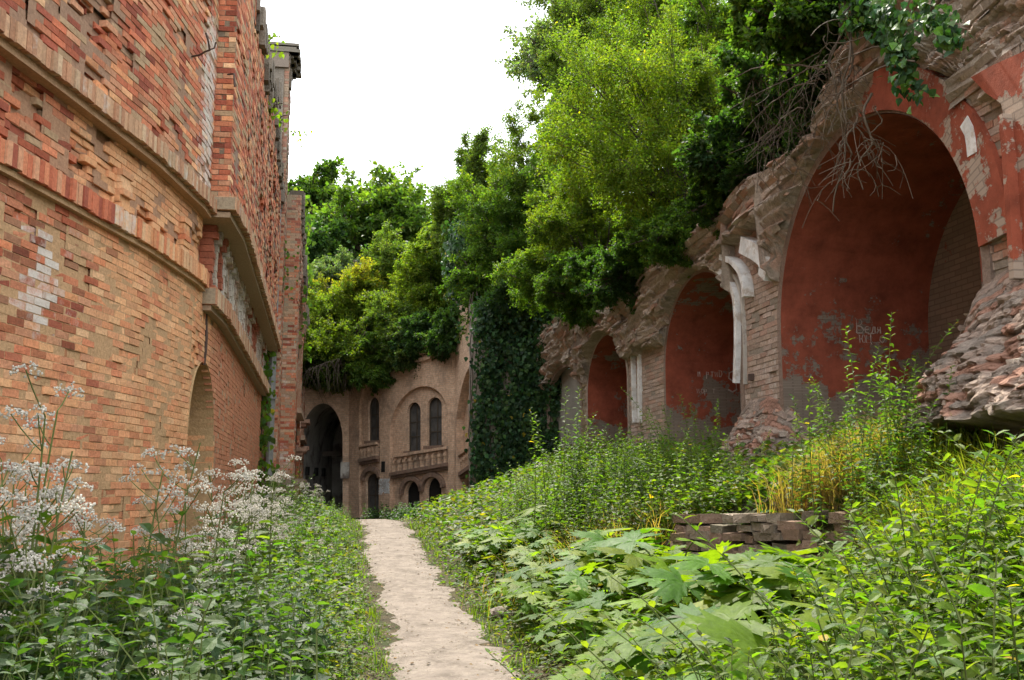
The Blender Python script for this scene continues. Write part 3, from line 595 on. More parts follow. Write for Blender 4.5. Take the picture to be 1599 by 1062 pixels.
topR = lambda s: float(np.interp(s, [2, 9, 10.5, 11.6, 12.4, 12.95, 13.5, 15.5, 17, 18.2, 20, 22, 24, 26, 32], [7.0, 7.0, 7.2, 7.7, 7.5, 6.5, 6.4, 6.45, 6.3, 6.35, 6.2, 6.2, 6.0, 6.1, 6.8]))+.18*fbm(s*1.1, 4, 2)+.1*fbm(s*4, 4, 2)
def colP(s, z):
    c = np.array(pick([(.40, .30, .235), (.36, .27, .21), (.43, .33, .27), (.38, .25, .19)]))
    if s < 10.1: c = np.array(pick([(.42, .22, .15), (.44, .30, .23), (.36, .17, .11), (.42, .33, .27)]))
    if s > 26.5: c = np.array((.24, .18, .11))
    c = c*rng.uniform(.82, 1.12); return (c[0], c[1], c[2], .22+.3*fbm(s*.9, z*.9, 3))
erP = lambda s, z: .10*max(0, fbm(s*2.2, z*2.2, 91)-.28)+.10*sstep(3.0, 2.4, z)*max(0, fbm(s*3, z*3, 3)+.2)+(.12*max(0, fbm(s*2, z*2, 33)) if s < 10.3 else 0)
mb = MB(); lowR = lambda s: 1.2
brickwork(mb, S_R, 3, 31.8, 1.2, 6.0, 0, colP, openings=opens, erode=erP, mortar=(.26, .22, .175), top=lambda s: topR(s)-.5)
Sj = lambda s, z, o: S_R(14.65-o, z, -s)
mb.build('pier_brickwork', M['brick'], case)
for a in (BIG, MID, FAR, DOOR):
    mb = MB(); ap = arch_pts(a[0]-.075, a[1]+.075, 1.3, a[2], a[3]+.075, 40); ap = [(a[0]-.075, 1.3+.1*k) for k in range(int((a[2]-1.35)/.1))]+ap[1:-1]+[(a[1]+.075, a[2]-.1*k) for k in range(1, int((a[2]-1.35)/.1))]
    ap = [(s+.01*fbm(s*5, z*7, 3), z+.01*fbm(s*6, z*5, 8)) for s, z in ap]
    strip(mb, type('q', (), {'S': staticmethod(S_R)}), ap, .13, -.15, .014, (.26, .19, .15, .05) if a is not FAR else (.33, .27, .22, .1)); mb.build('arch_edge', M['rubble'], case)
# vault linings: far side wall, barrel and back wall
def vault(a, w, matn, name, zb=1.6):
    pts = arch_pts(a[0], a[1], zb, a[2], a[3], 30); mb = MB()
    V = []; U = []; L = 0; nw = 14
    for i, (s, z) in enumerate(pts):
        if i: L += math.hypot(s-pts[i-1][0], z-pts[i-1][1])
        for k in range(nw+1):
            o = .02-(w+.06)*k/nw; V.append(S_R(s, z, o)); U.append((abs(o), z if i in (0, len(pts)-1) else L))
    # subdivide the straight side walls so that the plaster lies on real surface
    mb.add(V, grid(len(pts), nw+1), (.3, .1, .05, 0), U); v = mb.build(name, M[matn], case)
    mb = MB(); plate(mb, S_R, pts, -w, (.3, .2, .1, 0)); mb.build('back_wall', M['backwall' if name == 'vault' else matn], v); return v
vb = vault(BIG, 2.3, 'red', 'vault'); vm = vault(MID, 2.5, 'redfar', 'vault_bay'); vf = vault(FAR, 2.5, 'redfar', 'vault_bay')
mb = MB(); plate(mb, S_R, arch_pts(*DOOR[:2], 1.2, *DOOR[2:]), -.3, (.3, .3, .3, 0)); mb.build('walled_up_arch', M['farbrick'], case)
mb = MB(); p = [rz(852, 700), rz(852, 600), rz(856, 588), rz(866, 578), rz(882, 574), rz(898, 577), rz(910, 586), rz(916, 600), rz(916, 700)]
plate(mb, S_R, p, -.27, (.3, .3, .3, 0)); mb.build('plastered_infill', M['door'], case)
mb = MB()
P = np.array(S_R(10.25, 1.7, -2.3)); box(mb, (0, 0, 0), (.001, .001, .001), (0, 0, 0))
mb = MB(); pz = [(12.0, 3.35), (11.55, 3.35), (11.55, 2.95), (12.0, 2.95)]; plate(mb, S_R, pz, -2.285, (.02, .02, .02, 0)); mb.build('socket', M['dark'], vb)
# torn upper masonry: bedded rubble leaning back over the vaults
def zlowR(s):
    z = 5.0+.25*fbm(s*1.7, 8, 1)
    for a in (BIG, MID, FAR, DOOR):
        c = (a[0]+a[1])/2; h = (a[1]-a[0])/2+(.12 if a is not BIG else .14+.3*(s < c))
        if abs(s-c) < h: z = max(a[2]+(a[3]+(.03 if a is not BIG else .10+.5*float(sstep(0, -1.0, s-c))))*math.sqrt(max(0, 1-((s-c)/h)**2)), a[2])
    if 20 < s < 22.6: z = 4.4+.2*fbm(s*2, 2, 2)
    if 14.7 < s < 16.3: z = 5.55+.10*fbm(s*3, 2, 2)
    if s < 10.02: z = 5.35
    return z
def rub(s, z):
    r = z*1.5-s*.5; n = noise.noise(Vector((s*.5, z*.5, 4)))*.8; st = (r+n) % 1.0
    ledge = .24*st**2+.26*(.5+.5*fbm(s*.8, z*.9, 12))+.06*fbm(s*2.1, z*3.5, 5)+.022*fbm(s*9, z*12, 5); return ledge
ns_, nz_ = 820, 84; ss = np.linspace(3, 32.2, ns_); V = []; Cc = []
def rlow(s, z):                                        # broad broken beds, without the small roughness
    b = z+.12*s; n = noise.noise(Vector((s*.3, b*.7, 4)))*.9+.25*noise.noise(Vector((s*.9, b*1.5, 9))); st = (b*2.1+n) % 1.0; st2 = (b*5.3+n*2) % 1.0
    k = .25+.75*float(sstep(9.8, 11.2, s)); return k*.17*float(sstep(0, .75, st)*(1-sstep(.82, 1, st)))+.05*float(sstep(0, .7, st2)*(1-sstep(.8, 1, st2)))+.26*k*(.5+.5*fbm(s*.5, b*.9, 12, 2))
def bcell(u, z):                                      # relief of worn bricks: one random set-back per brick, joints a little deeper
    row = math.floor(z/.082); a = u/.27+.5*(row % 2); k = math.floor(a); h = noise.cell(Vector((k*1.37+.5, row*2.11+.5, 3.3))); fu = min(a-k, 1-(a-k))*.27; fz = min(z/.082-row, 1-(z/.082-row))*.082
    return h, (1 if min(fu, fz) > .013 else 0)
for s in ss:
    zl, zt = zlowR(s), topR(s)
    for j in range(nz_):
        t = j/(nz_-1); z = zl+(zt-zl)*t; e = rlow(s, z)+.035*fbm(s*2.3, z*4, 5)-.05*abs(fbm(s*4.3, z*6.5, 15))+.014*fbm(s*9, z*12, 5); lip = float(sstep(0, .10, t)); h_, in_ = bcell(s, z+.12*s); wear = float(sstep(-.25, .15, fbm(s*.7, z*1.1, 71))); e += wear*(.075*h_+(.0 if in_ else -.03))
        o = -.12+(.09+e*.85)*lip-.5*max(0, t-.75)/.25*.6; V.append(S_R(s+.03*fbm(s*5, z*5, 1), z, o))
        g = .5+.5*fbm(s*1.5, z*3, 3); c = np.array((.42, .345, .275))*(.74+.36*g); c = c*(1-.75*wear)+np.array(((.46, .36, .29), (.42, .26, .19), (.38, .31, .255), (.48, .30, .22))[int(abs(h_)*37) % 4])*.75*wear if in_ else c*.8; Cc.append(tuple(c)+(.1+.25*max(0, fbm(s, z*2, 44)),))
mb = MB(); mb.add(V, grid(ns_, nz_)[:, ::-1].copy(), Cc)
TL = .13
def S_torn(s, q, o): z = q-TL*(s-17); return S_R(s, z, o+rlow(s, z)*.85+.03)
def col_torn(s, q):
    c = np.array(pick([(.46, .37, .30), (.42, .33, .26), (.50, .41, .34), (.44, .29, .215), (.40, .24, .17), (.36, .30, .25)]))*rng.uniform(.78, 1.12); return (c[0], c[1], c[2], .15+.3*fbm(s*.9, q*1.5, 13))
er_torn = lambda s, q: .12*sstep(-.35, .25, fbm(s*.8, q*2.2, 58))+.03*abs(fbm(s*5, q*5, 2))
brickwork(mb, S_torn, 3, 31.5, 3.4, 10.5, .0, col_torn, top=lambda s: topR(s)-.05+TL*(s-17), low=lambda s: zlowR(s)+.10+TL*(s-17), erode=er_torn, mortar=(.34, .28, .22), depth=.16, bl=.26, bh=.08, jit=.015)
mb.build('torn_masonry', M['rubble'], case)
class _R:  # facet-like access for strips
    S = staticmethod(S_R)
fR = _R()
def moulding(pts, w, o0, o1, mat='plaster', name='plaster_moulding'):
    P = np.array([rz(*p) for p in pts]); t = np.linspace(0, 1, len(P)); tt = np.linspace(0, 1, 40)
    Q = np.stack([np.interp(tt, t, P[:, 0]), np.interp(tt, t, P[:, 1])], -1)
    for _ in range(3): Q[1:-1] = (Q[:-2]+Q[1:-1]*2+Q[2:])/4
    mb = MB(); strip(mb, fR, [tuple(q) for q in Q], w, o0, o1, (.7, .7, .7, .3)); return mb.build(name, M[mat], case)
moulding([(1116, 417), (1132, 424), (1146, 440), (1154, 462), (1157, 500), (1157, 545), (1155, 598)], .10, -.03, .10)
moulding([(1112, 412), (1134, 416), (1152, 434), (1161, 462), (1165, 520), (1166, 600)], .05, -.03, .05, 'greyplaster', 'arch_bead')
moulding([(1138, 402), (1156, 408), (1169, 424), (1175, 445), (1176, 464)], .09, -.03, .17)
moulding([(1174, 383), (1193, 392), (1207, 402), (1212, 416), (1208, 434)], .26, -.03, .20)
moulding([(1000, 545), (1001, 600), (1001, 660)], .14, -.02, .06); moulding([(991, 545), (993, 600), (994, 660)], .08, -.02, .09)
# red outer order of the great arch
cB = (BIG[0]+BIG[1])/2
pts = [(cB-(2.32+.29)*math.cos(a), BIG[2]+(2.25+.29)*math.sin(a)) for a in np.linspace(.06, 1.5, 34)]
mb = MB(); strip(mb, fR, pts, .5, -.05, .06, (.4, .1, .05, 0)); mb.build('red_arch_ring', M['redtrim'], case)
mb = MB(); strip(mb, fR, [rz(1514, 190), rz(1522, 205), rz(1525, 222), rz(1527, 242)], .15, .055, .068, (.7, .7, .7, 0)); mb.build('plaster_patch', M['plaster'], case)
pts2 = [(cB-(2.2+.62)*math.cos(a)*1.0, BIG[2]+(2.2+.55)*math.sin(a)) for a in np.linspace(.0, 1.35, 24)]
mb = MB(); plate(mb, S_R, [rzo(*p, .16) for p in [(1516, 121), (1545, 104), (1599, 80), (1700, 40), (1700, 480), (1592, 440), (1587, 380), (1580, 300), (1572, 200), (1563, 162), (1540, 146)]], .16, (.4, .1, .05, 0)); mb.build('red_face', M['redtrim'], case)
mb = MB(); strip(mb, fR, [rzo(1589, 436, .2), rzo(1583, 330, .2), rzo(1576, 230, .2), rzo(1570, 180, .2)], .07, .1, .26, (.4, .1, .05, 0)); mb.build('red_bead', M['redtrim'], case)
# pier feet: heaps of eroded masonry, undercut below
def foot(s0, s1, z0, z1, spread, under, seed, name='eroded_footing'):
    mb = MB(); nu, nv = 190, 120; V = []; Cc = []
    for i in range(nu):
        t = i/(nu-1)
        for j in range(nv):
            q = j/(nv-1); z = z0+(z1-z0)*q; u = (s0+s1)/2+(t-.5)*(s1-s0)
            
            prof = np.interp(q, [0, .18, .30, .34, .42, .7, 1.0], [.05, under, under*1.1, spread, spread*.93, spread*.45, .02])
            h_, in_ = bcell(u, z+.1*u); edge = (1-abs(2*t-1)**(3 if s1 < 20 and s0 > 12 else 7)); z = z0+(z1-z0)*q*(.35+.65*edge); n = fbm(u*2, z*2, seed)*.14+.07*fbm(u*6, z*6, seed)+.03*fbm(u*15, z*15, seed)
            V.append(S_R(u+.06*fbm(u*3, z*3, seed+9), z+.06*fbm(u*2.5, z, seed+3)*(1 if 0 < q < 1 else 0), -.35+(prof+.35)*edge+(n+.05*h_*(1 if q > .36 else .3)-(0 if in_ else .02))*min(1, prof*2)*edge))
            g = noise.noise(Vector((u*4, z*4, seed))); c = np.array((.30, .24, .195))*(1-.35*max(0, -g)); c = (np.array(((.34, .26, .21), (.38, .215, .155), (.28, .23, .19), (.40, .31, .25))[int(abs(h_)*37) % 4])*(.85+.3*g) if q > .36 else c)*(1 if in_ else .75); Cc.append(tuple(c)+(.15,))
    mb.add(V, grid(nu, nv)[:, ::-1].copy(), Cc)
    VV = np.array(V).reshape(nu, nv, 3)
    for k in range(90):                                # brick ends and lumps of mortar still bedded in it
        i = int(rng.integers(16, nu-16)); j = int(rng.integers(46, nv-10)); p = VV[i, j]-np.array([CN[0], CN[1], .4])*.03; h = rng.uniform(.03, .07)
        box(mb, p, (rng.uniform(.05, .13), rng.uniform(.06, .15), h), tuple(np.array(pick([(.46, .27, .19), (.42, .33, .27), (.50, .42, .35), (.34, .27, .22)]))*rng.uniform(.8, 1.1))+(.2,), rng.uniform(0, 3), .02, rng)
    return mb.build(name, M['rubble'], case)
foot(13.9, 17.1, 1.3, 3.0, .62, .18, 3); foot(5.0, 10.95, 1.5, 3.75, 1.0, .38, 8); foot(19.7, 23.2, 1.4, 2.7, .35, .15, 5)
mb = MB()
for (a_, b_, c_, d_) in ((.42, .62, 4.98, 5.06), (.75, 1.05, 4.95, 5.1), (1.2, 1.75, 4.92, 5.08), (.1, .3, 4.2, 4.26)):
    q = [(a_+(b_-a_)*t, c_+.03*fbm(t*7, a_, 2)) for t in np.linspace(0, 1, 9)]+[(b_+(a_-b_)*t, d_+.05*fbm(t*6, b_, 5)) for t in np.linspace(0, 1, 9)]
    mb.add([S_R(14.65-.015, z, -w) for w, z in q], [tuple(range(18))], (.3, .26, .2, .1))
mb.build('bare_patch', M['greyplaster'], vb)
# scratched chalk writing on the red plaster (strokes in wall metres)
def write(parent, S, o, strokes, u0, z0, sc, r=.010, name='chalk_writing'):
    mb = MB()
    for st in strokes:
        P = [np.array(S(u0+x*sc, z0+y*sc, o)) for x, y in st]; tube(mb, P, r*1.25, 4, (.5, .4, .35))
    return mb.build(name, M['chalk'], parent)
Sside = lambda w, z, o: S_R(14.65-o, z, -w)
GL = {'В': [[(0, 0), (0, 1), (.3, 1.0), (.42, .8), (.3, .58), (0, .52)], [(0, .52), (.38, .46), (.55, .22), (.4, .02), (0, 0)]],
      'е': [[(0, .28), (.3, .3), (.28, .48), (.12, .5), (.0, .3), (.08, .05), (.3, .04)]], 'л': [[(0, 0), (.12, .08), (.2, .48), (.34, .48), (.34, 0)]],
      'я': [[(.3, 0), (.3, .48), (.1, .46), (.06, .3), (.3, .24)], [(.16, .24), (0, 0)]], 'ю': [[(0, 0), (0, .5)], [(0, .25), (.14, .25)], [(.14, .25), (.22, .5), (.34, .5), (.4, .25), (.34, 0), (.22, 0), (.14, .25)]],
      'Ц': [[(0, .5), (0, 0), (.3, 0), (.3, .5)], [(.3, 0), (.38, -.1)]], 'о': [[(.2, 0), (.02, .2), (.08, .45), (.26, .5), (.4, .25), (.2, 0)]], '-': [[(0, .0), (.5, .02)]], 'S': [[(.45, .85), (.3, 1), (.08, .9), (.05, .65), (.4, .4), (.42, .12), (.22, 0), (0, .12)]],
      'm': [[(0, 0), (0, .5), (.12, .3), (.2, .5), (.22, 0)]], 'a': [[(.2, .3), (.05, .3), (.02, .05), (.2, .05), (.2, .5), (.26, 0)]], 'р': [[(0, -.25), (0, .5), (.2, .45), (.2, .2), (0, .2)]], 'т': [[(0, .5), (.3, .5)], [(.15, .5), (.15, 0)]], 'и': [[(0, .5), (0, 0), (.25, .5), (.25, 0)]], 'D': [[(0, 0), (0, .7), (.25, .6), (.3, .3), (.15, 0), (0, 0)]]}
def word(txt, adv=.46):
    out = []; x = 0
    for ch in txt:
        if ch == ' ': x += .3; continue
        out += [[(a+x, b) for a, b in st] for st in GL.get(ch, [])]; x += adv+(.16 if ch == 'В' else 0)
    return out
def side_at(x, y, s=14.65):
    P = at_plane(x, y, S_R(s, 2, 0), np.array([-CN[1], CN[0], 0])*1.0); d = P[:2]-np.array(S_R(s, 2, 0)[:2]); return float(np.dot(d, -CN)), float(P[2])
a = side_at(1338, 520); b = side_at(1378, 520); sc_ = (b[0]-a[0])/2.0
write(vb, Sside, .0, word('Веля'), a[0], a[1], sc_, .010); write(vb, Sside, .0, [[(0, 0), (.25, .02)], [(.12, .0), (.12, -.25)]], a[0]+.42*sc_*2, a[1]-.05*sc_, sc_*2, .006)
a = side_at(1343, 535); write(vb, Sside, .0, word('юЦ-о'), a[0], a[1], sc_*1.1, .005)
Sm = lambda w, z, o: S_R(19.9-o, z, -w)
a = side_at(1090, 588, 19.9); b = side_at(1128, 588, 19.9); sc_ = (b[0]-a[0])/2.9
write(vm, Sm, .0, word('mартиD'), a[0], a[1], sc_*1.1, .007); write(vm, Sm, .0, word('иоLат'.replace('L', 'р')), a[0]-.03, a[1]-.33, sc_, .006); c_ = side_at(1137, 612, 19.9); write(vm, Sm, .0, word('S'), c_[0], c_[1], .42, .014)
# small iron lamp socket on the pier and low retaining wall in front of the bank
mb = MB(); p = S_R(rz(1176, 589)[0], rz(1176, 589)[1], .03); box(mb, p, (.08, .1, .1), (.03, .03, .03)); mb.build('iron_socket', M['iron'], case)
mb = MB()
rwall = lambda t: (2.05+1.9*t, 12.15-3.0*t)
for c in range(7):
    t = -.02+rng.uniform(0, .02)
    while t < 1.02:
        l = rng.uniform(.04, .085); xx, yy = rwall(t+l/2); zb = .70+.14*t
        if not (c >= 5 and rng.random() < .35): box(mb, (xx+rng.normal(0, .02), yy+rng.normal(0, .02), zb+.1*c+rng.normal(0, .012)), (l*3.3, .42, .095*rng.uniform(.8, 1.1)), tuple(np.array(pick([(.24, .19, .145), (.28, .19, .14), (.19, .165, .12), (.30, .245, .19)]))*rng.uniform(.8, 1.1))+(.1,), math.atan2(-3.0, 1.9)+rng.normal(0, .07), .016, rng)
        t += l
tag(mb.build('retaining_wall', M['rubble']), 'low crumbling brick retaining wall half buried in the plants below the casemates', 'wall')
# buttress tower behind the ivy
butt = MB(); V = []; Cc = []; nu, nv = 40, 50; poly = [(-1.28, 34.6), (-1.42, 33.6), (-1.25, 33.0), (.2, 32.3), (1.3, 31.2), (1.7, 32.6)]
PL = np.array(poly); ln = np.concatenate([[0], np.cumsum(np.hypot(*np.diff(PL, axis=0).T))])
for i in range(nu):
    l = ln[-1]*i/(nu-1); x, y = np.interp(l, ln, PL[:, 0]), np.interp(l, ln, PL[:, 1])
    for j in range(nv): z = .3+7.4*j/(nv-1); n = .07*fbm(l*2, z*2, 4); V.append((x-n*.6, y-n, z)); Cc.append((.27, .23, .19, .1))
butt.add(V, grid(nu, nv)[:, ::-1].copy(), Cc); tag(butt.build('stone_buttress', M['rubble'], smooth=True), 'dark stone buttress almost buried under ivy between the windows and the casemates', 'buttress')
# ------------------------------------------------------------------ earth of the rampart above and behind the walls
RING = np.array([(7.1, -4), (6.4-.17*8, 8), (6.4-.17*16, 16), (6.4-.17*24, 24), (1.0, 31.6), (-.6, 33.4), (-1.3, 34.6), (-2.2, 37.9), (-6.9, 43.1), (-11, 43.4), (-18, 43.4)])
seg = np.hypot(*np.diff(RING, axis=0).T); cum = np.concatenate([[0], np.cumsum(seg)]); ll = np.arange(0, cum[-1], .5)
RP = np.stack([np.interp(ll, cum, RING[:, 0]), np.interp(ll, cum, RING[:, 1])], -1)
for _ in range(4): RP[1:-1] = (RP[:-2]+2*RP[1:-1]+RP[2:])/4
RT = nrm(np.gradient(RP, axis=0)); RN = np.stack([RT[:, 1], -RT[:, 0]], -1)
def ringtop(p): return topR(p[1])-.12 if p[1] < 31 else float(np.interp(p[0], [-12, -6.9, -2.2, -1.3, 0, 1], [5.6, 5.9, 6.7, 7.2, 7.4, 6.7]))
def hz(x, y):
    d = np.hypot(RP[:, 0]-x, RP[:, 1]-y); i = int(np.argmin(d)); w = float(np.dot(np.array([x, y])-RP[i], RN[i])); return ringtop(RP[i])+max(0, min(w, 11))*.75, w, i
wv = [.12, .35, .7, 1.1, 1.6, 2.3, 3.2, 4.4, 6, 8, 11, 15, 25, 60]; V = []; Cc = []
for i in range(len(RP)):
    t0 = ringtop(RP[i])
    for w in wv: p = RP[i]+RN[i]*w; V.append((p[0], p[1], t0-.06+min(w, 11)*.75+.22*min(1, w)*fbm(p[0]*.7, p[1]*.7, 6)))
mb = MB(); mb.add(V, grid(len(RP), len(wv)), (.1, .08, .05, 0)); tag(mb.build('hill', M['earth'], smooth=True), kind='structure')
# ------------------------------------------------------------------ leaves
def frames(D, Nn):
    D = nrm(D); B = nrm(np.cross(Nn, D)); return D, B, np.cross(D, B)
def scatter(mb, T, F, P, D, Nn, size, C):
    """copies leaf template T (x along the leaf, y across, z up; faces F: dict of index arrays) to points P"""
    D, B, U = frames(D, Nn); size = np.broadcast_to(np.asarray(size, float), (len(P),))
    V = P[:, None, :]+size[:, None, None]*(T[None, :, 0:1]*D[:, None, :]+T[None, :, 1:2]*B[:, None, :]+T[None, :, 2:3]*U[:, None, :])
    k = len(T); n = len(P); base = (np.arange(n)*k)[:, None, None]
    Cc = np.repeat(np.hstack([C, np.zeros((n, 1))]), k, axis=0); first = True
    for f in F:
        f = np.array(f)
        if first: mb.add(V.reshape(-1, 3), (f[None]+base).reshape(-1, f.shape[1]), Cc); first = False; off = mb.n-n*k
        else: mb.f.setdefault(f.shape[1], []).append((f[None]+base).reshape(-1, f.shape[1])+off)
DIA = np.array([(0, 0, 0), (.45, .30, .05), (1, 0, -.08), (.45, -.30, .05)]); DIAF = [[(0, 1, 2, 3)]]
LAN = np.array([(0, 0, 0), (.28, .17, .05), (.62, .15, .02), (1, 0, -.16), (.62, -.15, .02), (.28, -.17, .05), (.3, 0, -.01), (.64, 0, -.04)])
LANF = [[(0, 6, 1), (0, 5, 6), (7, 3, 2), (7, 4, 3)], [(1, 6, 7, 2), (6, 5, 4, 7)]]
OVA = LAN*np.array([1, 1.75, 1])
def palm_leaf(seed, lobes=5):
    r = np.random.default_rng(seed); n = 46; th = np.linspace(-2.55, 2.55, n); P = [(0, 0, 0)]
    R1 = []
    for i, t in enumerate(th):
        lob = abs(math.cos(lobes*t/2*.98)); rad = (.30+.70*lob**.9)*(1-.12*abs(t))*(1+.14*(1 if i % 2 else -1)+r.uniform(-.04, .04)); R1.append(rad)
    for rr, dz in ((.5, .05), (1.0, -.03)):
        for t, q in zip(th, R1):
            lob = abs(math.cos(lobes*t/2*.98)); P.append((q*rr*math.cos(t), q*rr*math.sin(t), dz*(q*1.15)+.07*(1-lob)*rr-.04*(rr*q)**2*abs(math.sin(t))))
    F3 = [(0, 1+i, 2+i) for i in range(n-1)]; F4 = [(1+i, 1+n+i, 2+n+i, 2+i) for i in range(n-1)]
    return np.array(P), [F3, F4]
PALMS = [palm_leaf(s, l) for s, l in ((1, 5), (2, 5), (3, 6))]
G_TREE = [(.055, .10, .02), (.078, .128, .022), (.042, .082, .022)]; G_YEL = [(.086, .128, .018), (.115, .142, .018), (.066, .108, .018)]
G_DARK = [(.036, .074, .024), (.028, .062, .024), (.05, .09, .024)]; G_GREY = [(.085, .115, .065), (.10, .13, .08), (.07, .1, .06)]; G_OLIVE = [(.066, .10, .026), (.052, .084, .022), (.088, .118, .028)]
def leafcol(r, pal, n, clump=None, var=.22):
    pal = np.array(pal); c = pal[r.integers(len(pal), size=n)].copy(); old = r.random(n) < .006; c[old] = np.array((.30, .24, .03))
    if clump is not None: c = c*.5+pal[clump % len(pal)]*.5
    return np.clip(c*(1+r.normal(0, var, (n, 1)))*(1+r.normal(0, .08, (n, 3))), .008, .5)
def bez(a, b, c, n=8):
    t = np.linspace(0, 1, n)[:, None]; return (1-t)**2*a+2*t*(1-t)*b+t*t*c
def woody(name, root, cen, rad, seed, label, cat, group=None, pal=G_TREE, limbs=14, subs=9, twigs=13, lpt=13, ls=.11, up=.35, flat=.6, trunk=.09, droop=0., tint2=None, tmpl=DIA, tf=DIAF, mat='leaf', shell=.45):
    """tree or bush: limbs from the root fan out into an uneven crown filling an ellipsoid; leaves sit on the outer twigs"""
    r = np.random.default_rng(seed); root = np.array(root, float); cen = np.array(cen, float); rad = np.broadcast_to(np.array(rad, float), (3,)).copy()
    e = empty(name, tuple(root), label, cat, group)
    bm_ = MB(); H = cen-root; dist = np.linalg.norm(H)
    fork = root+H*(.18 if dist < 2.5*rad.max() else .55)
    tube(bm_, bez(root-(0, 0, .3), root*.5+fork*.5+r.normal(0, .05, 3)*dist*.4, fork, 7), np.linspace(trunk*1.3, trunk*.8, 7), 6)
    dirs = nrm(r.normal(0, 1, (limbs, 3))+np.array([0, 0, .35])); rr = r.uniform(shell, .92, limbs)[:, None]*r.choice([1, 1, .85, 1.12], limbs)[:, None]
    ends = cen+dirs*rr*rad; S0 = []; Q = []
    for i, en in enumerate(ends):
        c1 = fork*.45+en*.55+np.array([0, 0, 1])*.18*dist*r.uniform(0, 1)+r.normal(0, .08, 3)*rad; pts = bez(fork, c1, en, 9)
        tube(bm_, pts, np.linspace(trunk*.5, trunk*.10, 9), 4)
        for k in range(subs):
            t = r.uniform(.45, 1.0); p = pts[int(t*8)]; d = nrm(r.normal(0, 1, 3)+dirs[i]*.9+np.array([0, 0, up-droop])); l = rad.mean()*r.uniform(.22, .5); S0.append((p, d, l, i*subs+k))
            q = p+d*l; tube(bm_, [p, (p+q)/2+r.normal(0, .04, 3)*l, q], [trunk*.13, trunk*.09, trunk*.04], 3)
    n = len(S0)*twigs; idx = np.repeat(np.arange(len(S0)), twigs); p0 = np.array([s[0] for s in S0])[idx]; d0 = np.array([s[1] for s in S0])[idx]; l0 = np.array([s[2] for s in S0])[idx]
    st = p0+d0*(l0*r.uniform(.25, 1.0, n))[:, None]; td = r.normal(0, 1, (n, 3))*np.array([1, 1, flat]); td = nrm(td+d0*.9+np.array([0, 0, up*.6-droop])); tl = rad.mean()*r.uniform(.10, .24, n)
    j = np.repeat(np.arange(n), lpt); m = len(j); t = r.uniform(.1, 1, m)
    P = st[j]+td[j]*(tl[j]*t)[:, None]+r.normal(0, .035, (m, 3))*rad.mean()*.7
    D = nrm(td[j]*.8+r.normal(0, .7, (m, 3))+np.array([0, 0, -.25-droop])); Nn = nrm(r.normal(0, .55, (m, 3))+np.array([0, 0, .75]))
    lm = MB(); cl = (idx[j]*7919) % 97
    C = leafcol(r, pal, m, cl); 
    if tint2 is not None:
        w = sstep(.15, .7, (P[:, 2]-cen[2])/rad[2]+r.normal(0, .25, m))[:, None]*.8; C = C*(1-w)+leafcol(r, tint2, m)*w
    scatter(lm, tmpl, tf, P, D, Nn, ls*r.uniform(.6, 1.25, m), C)
    bm_.build('trunk', M['bark'], e); lm.build('crown', M[mat], e); return e
def bush(px, py, d, rx, rzz, seed, label, name='bush', cat='bush', depth=None, inset=.5, rootpx=None, **kw):
    c = at(px, py, d); k = d/FPX; h, w, i = hz(c[0], c[1]); inn = RP[i]+RN[i]*max(inset, min(w, 30)); rx_, rz_ = rx*k, rzz*k
    if rootpx: q = at(*rootpx, d); rt = q
    else: rt = np.array([inn[0], inn[1], hz(*inn)[0]-.1])
    return woody(name, rt, c, (rx_, depth or (rx_+rz_)*.45, rz_), seed, label, cat, **kw)
TG = 'trees growing on the rampart'; BG = 'bushes overhanging the casemates and the far building'
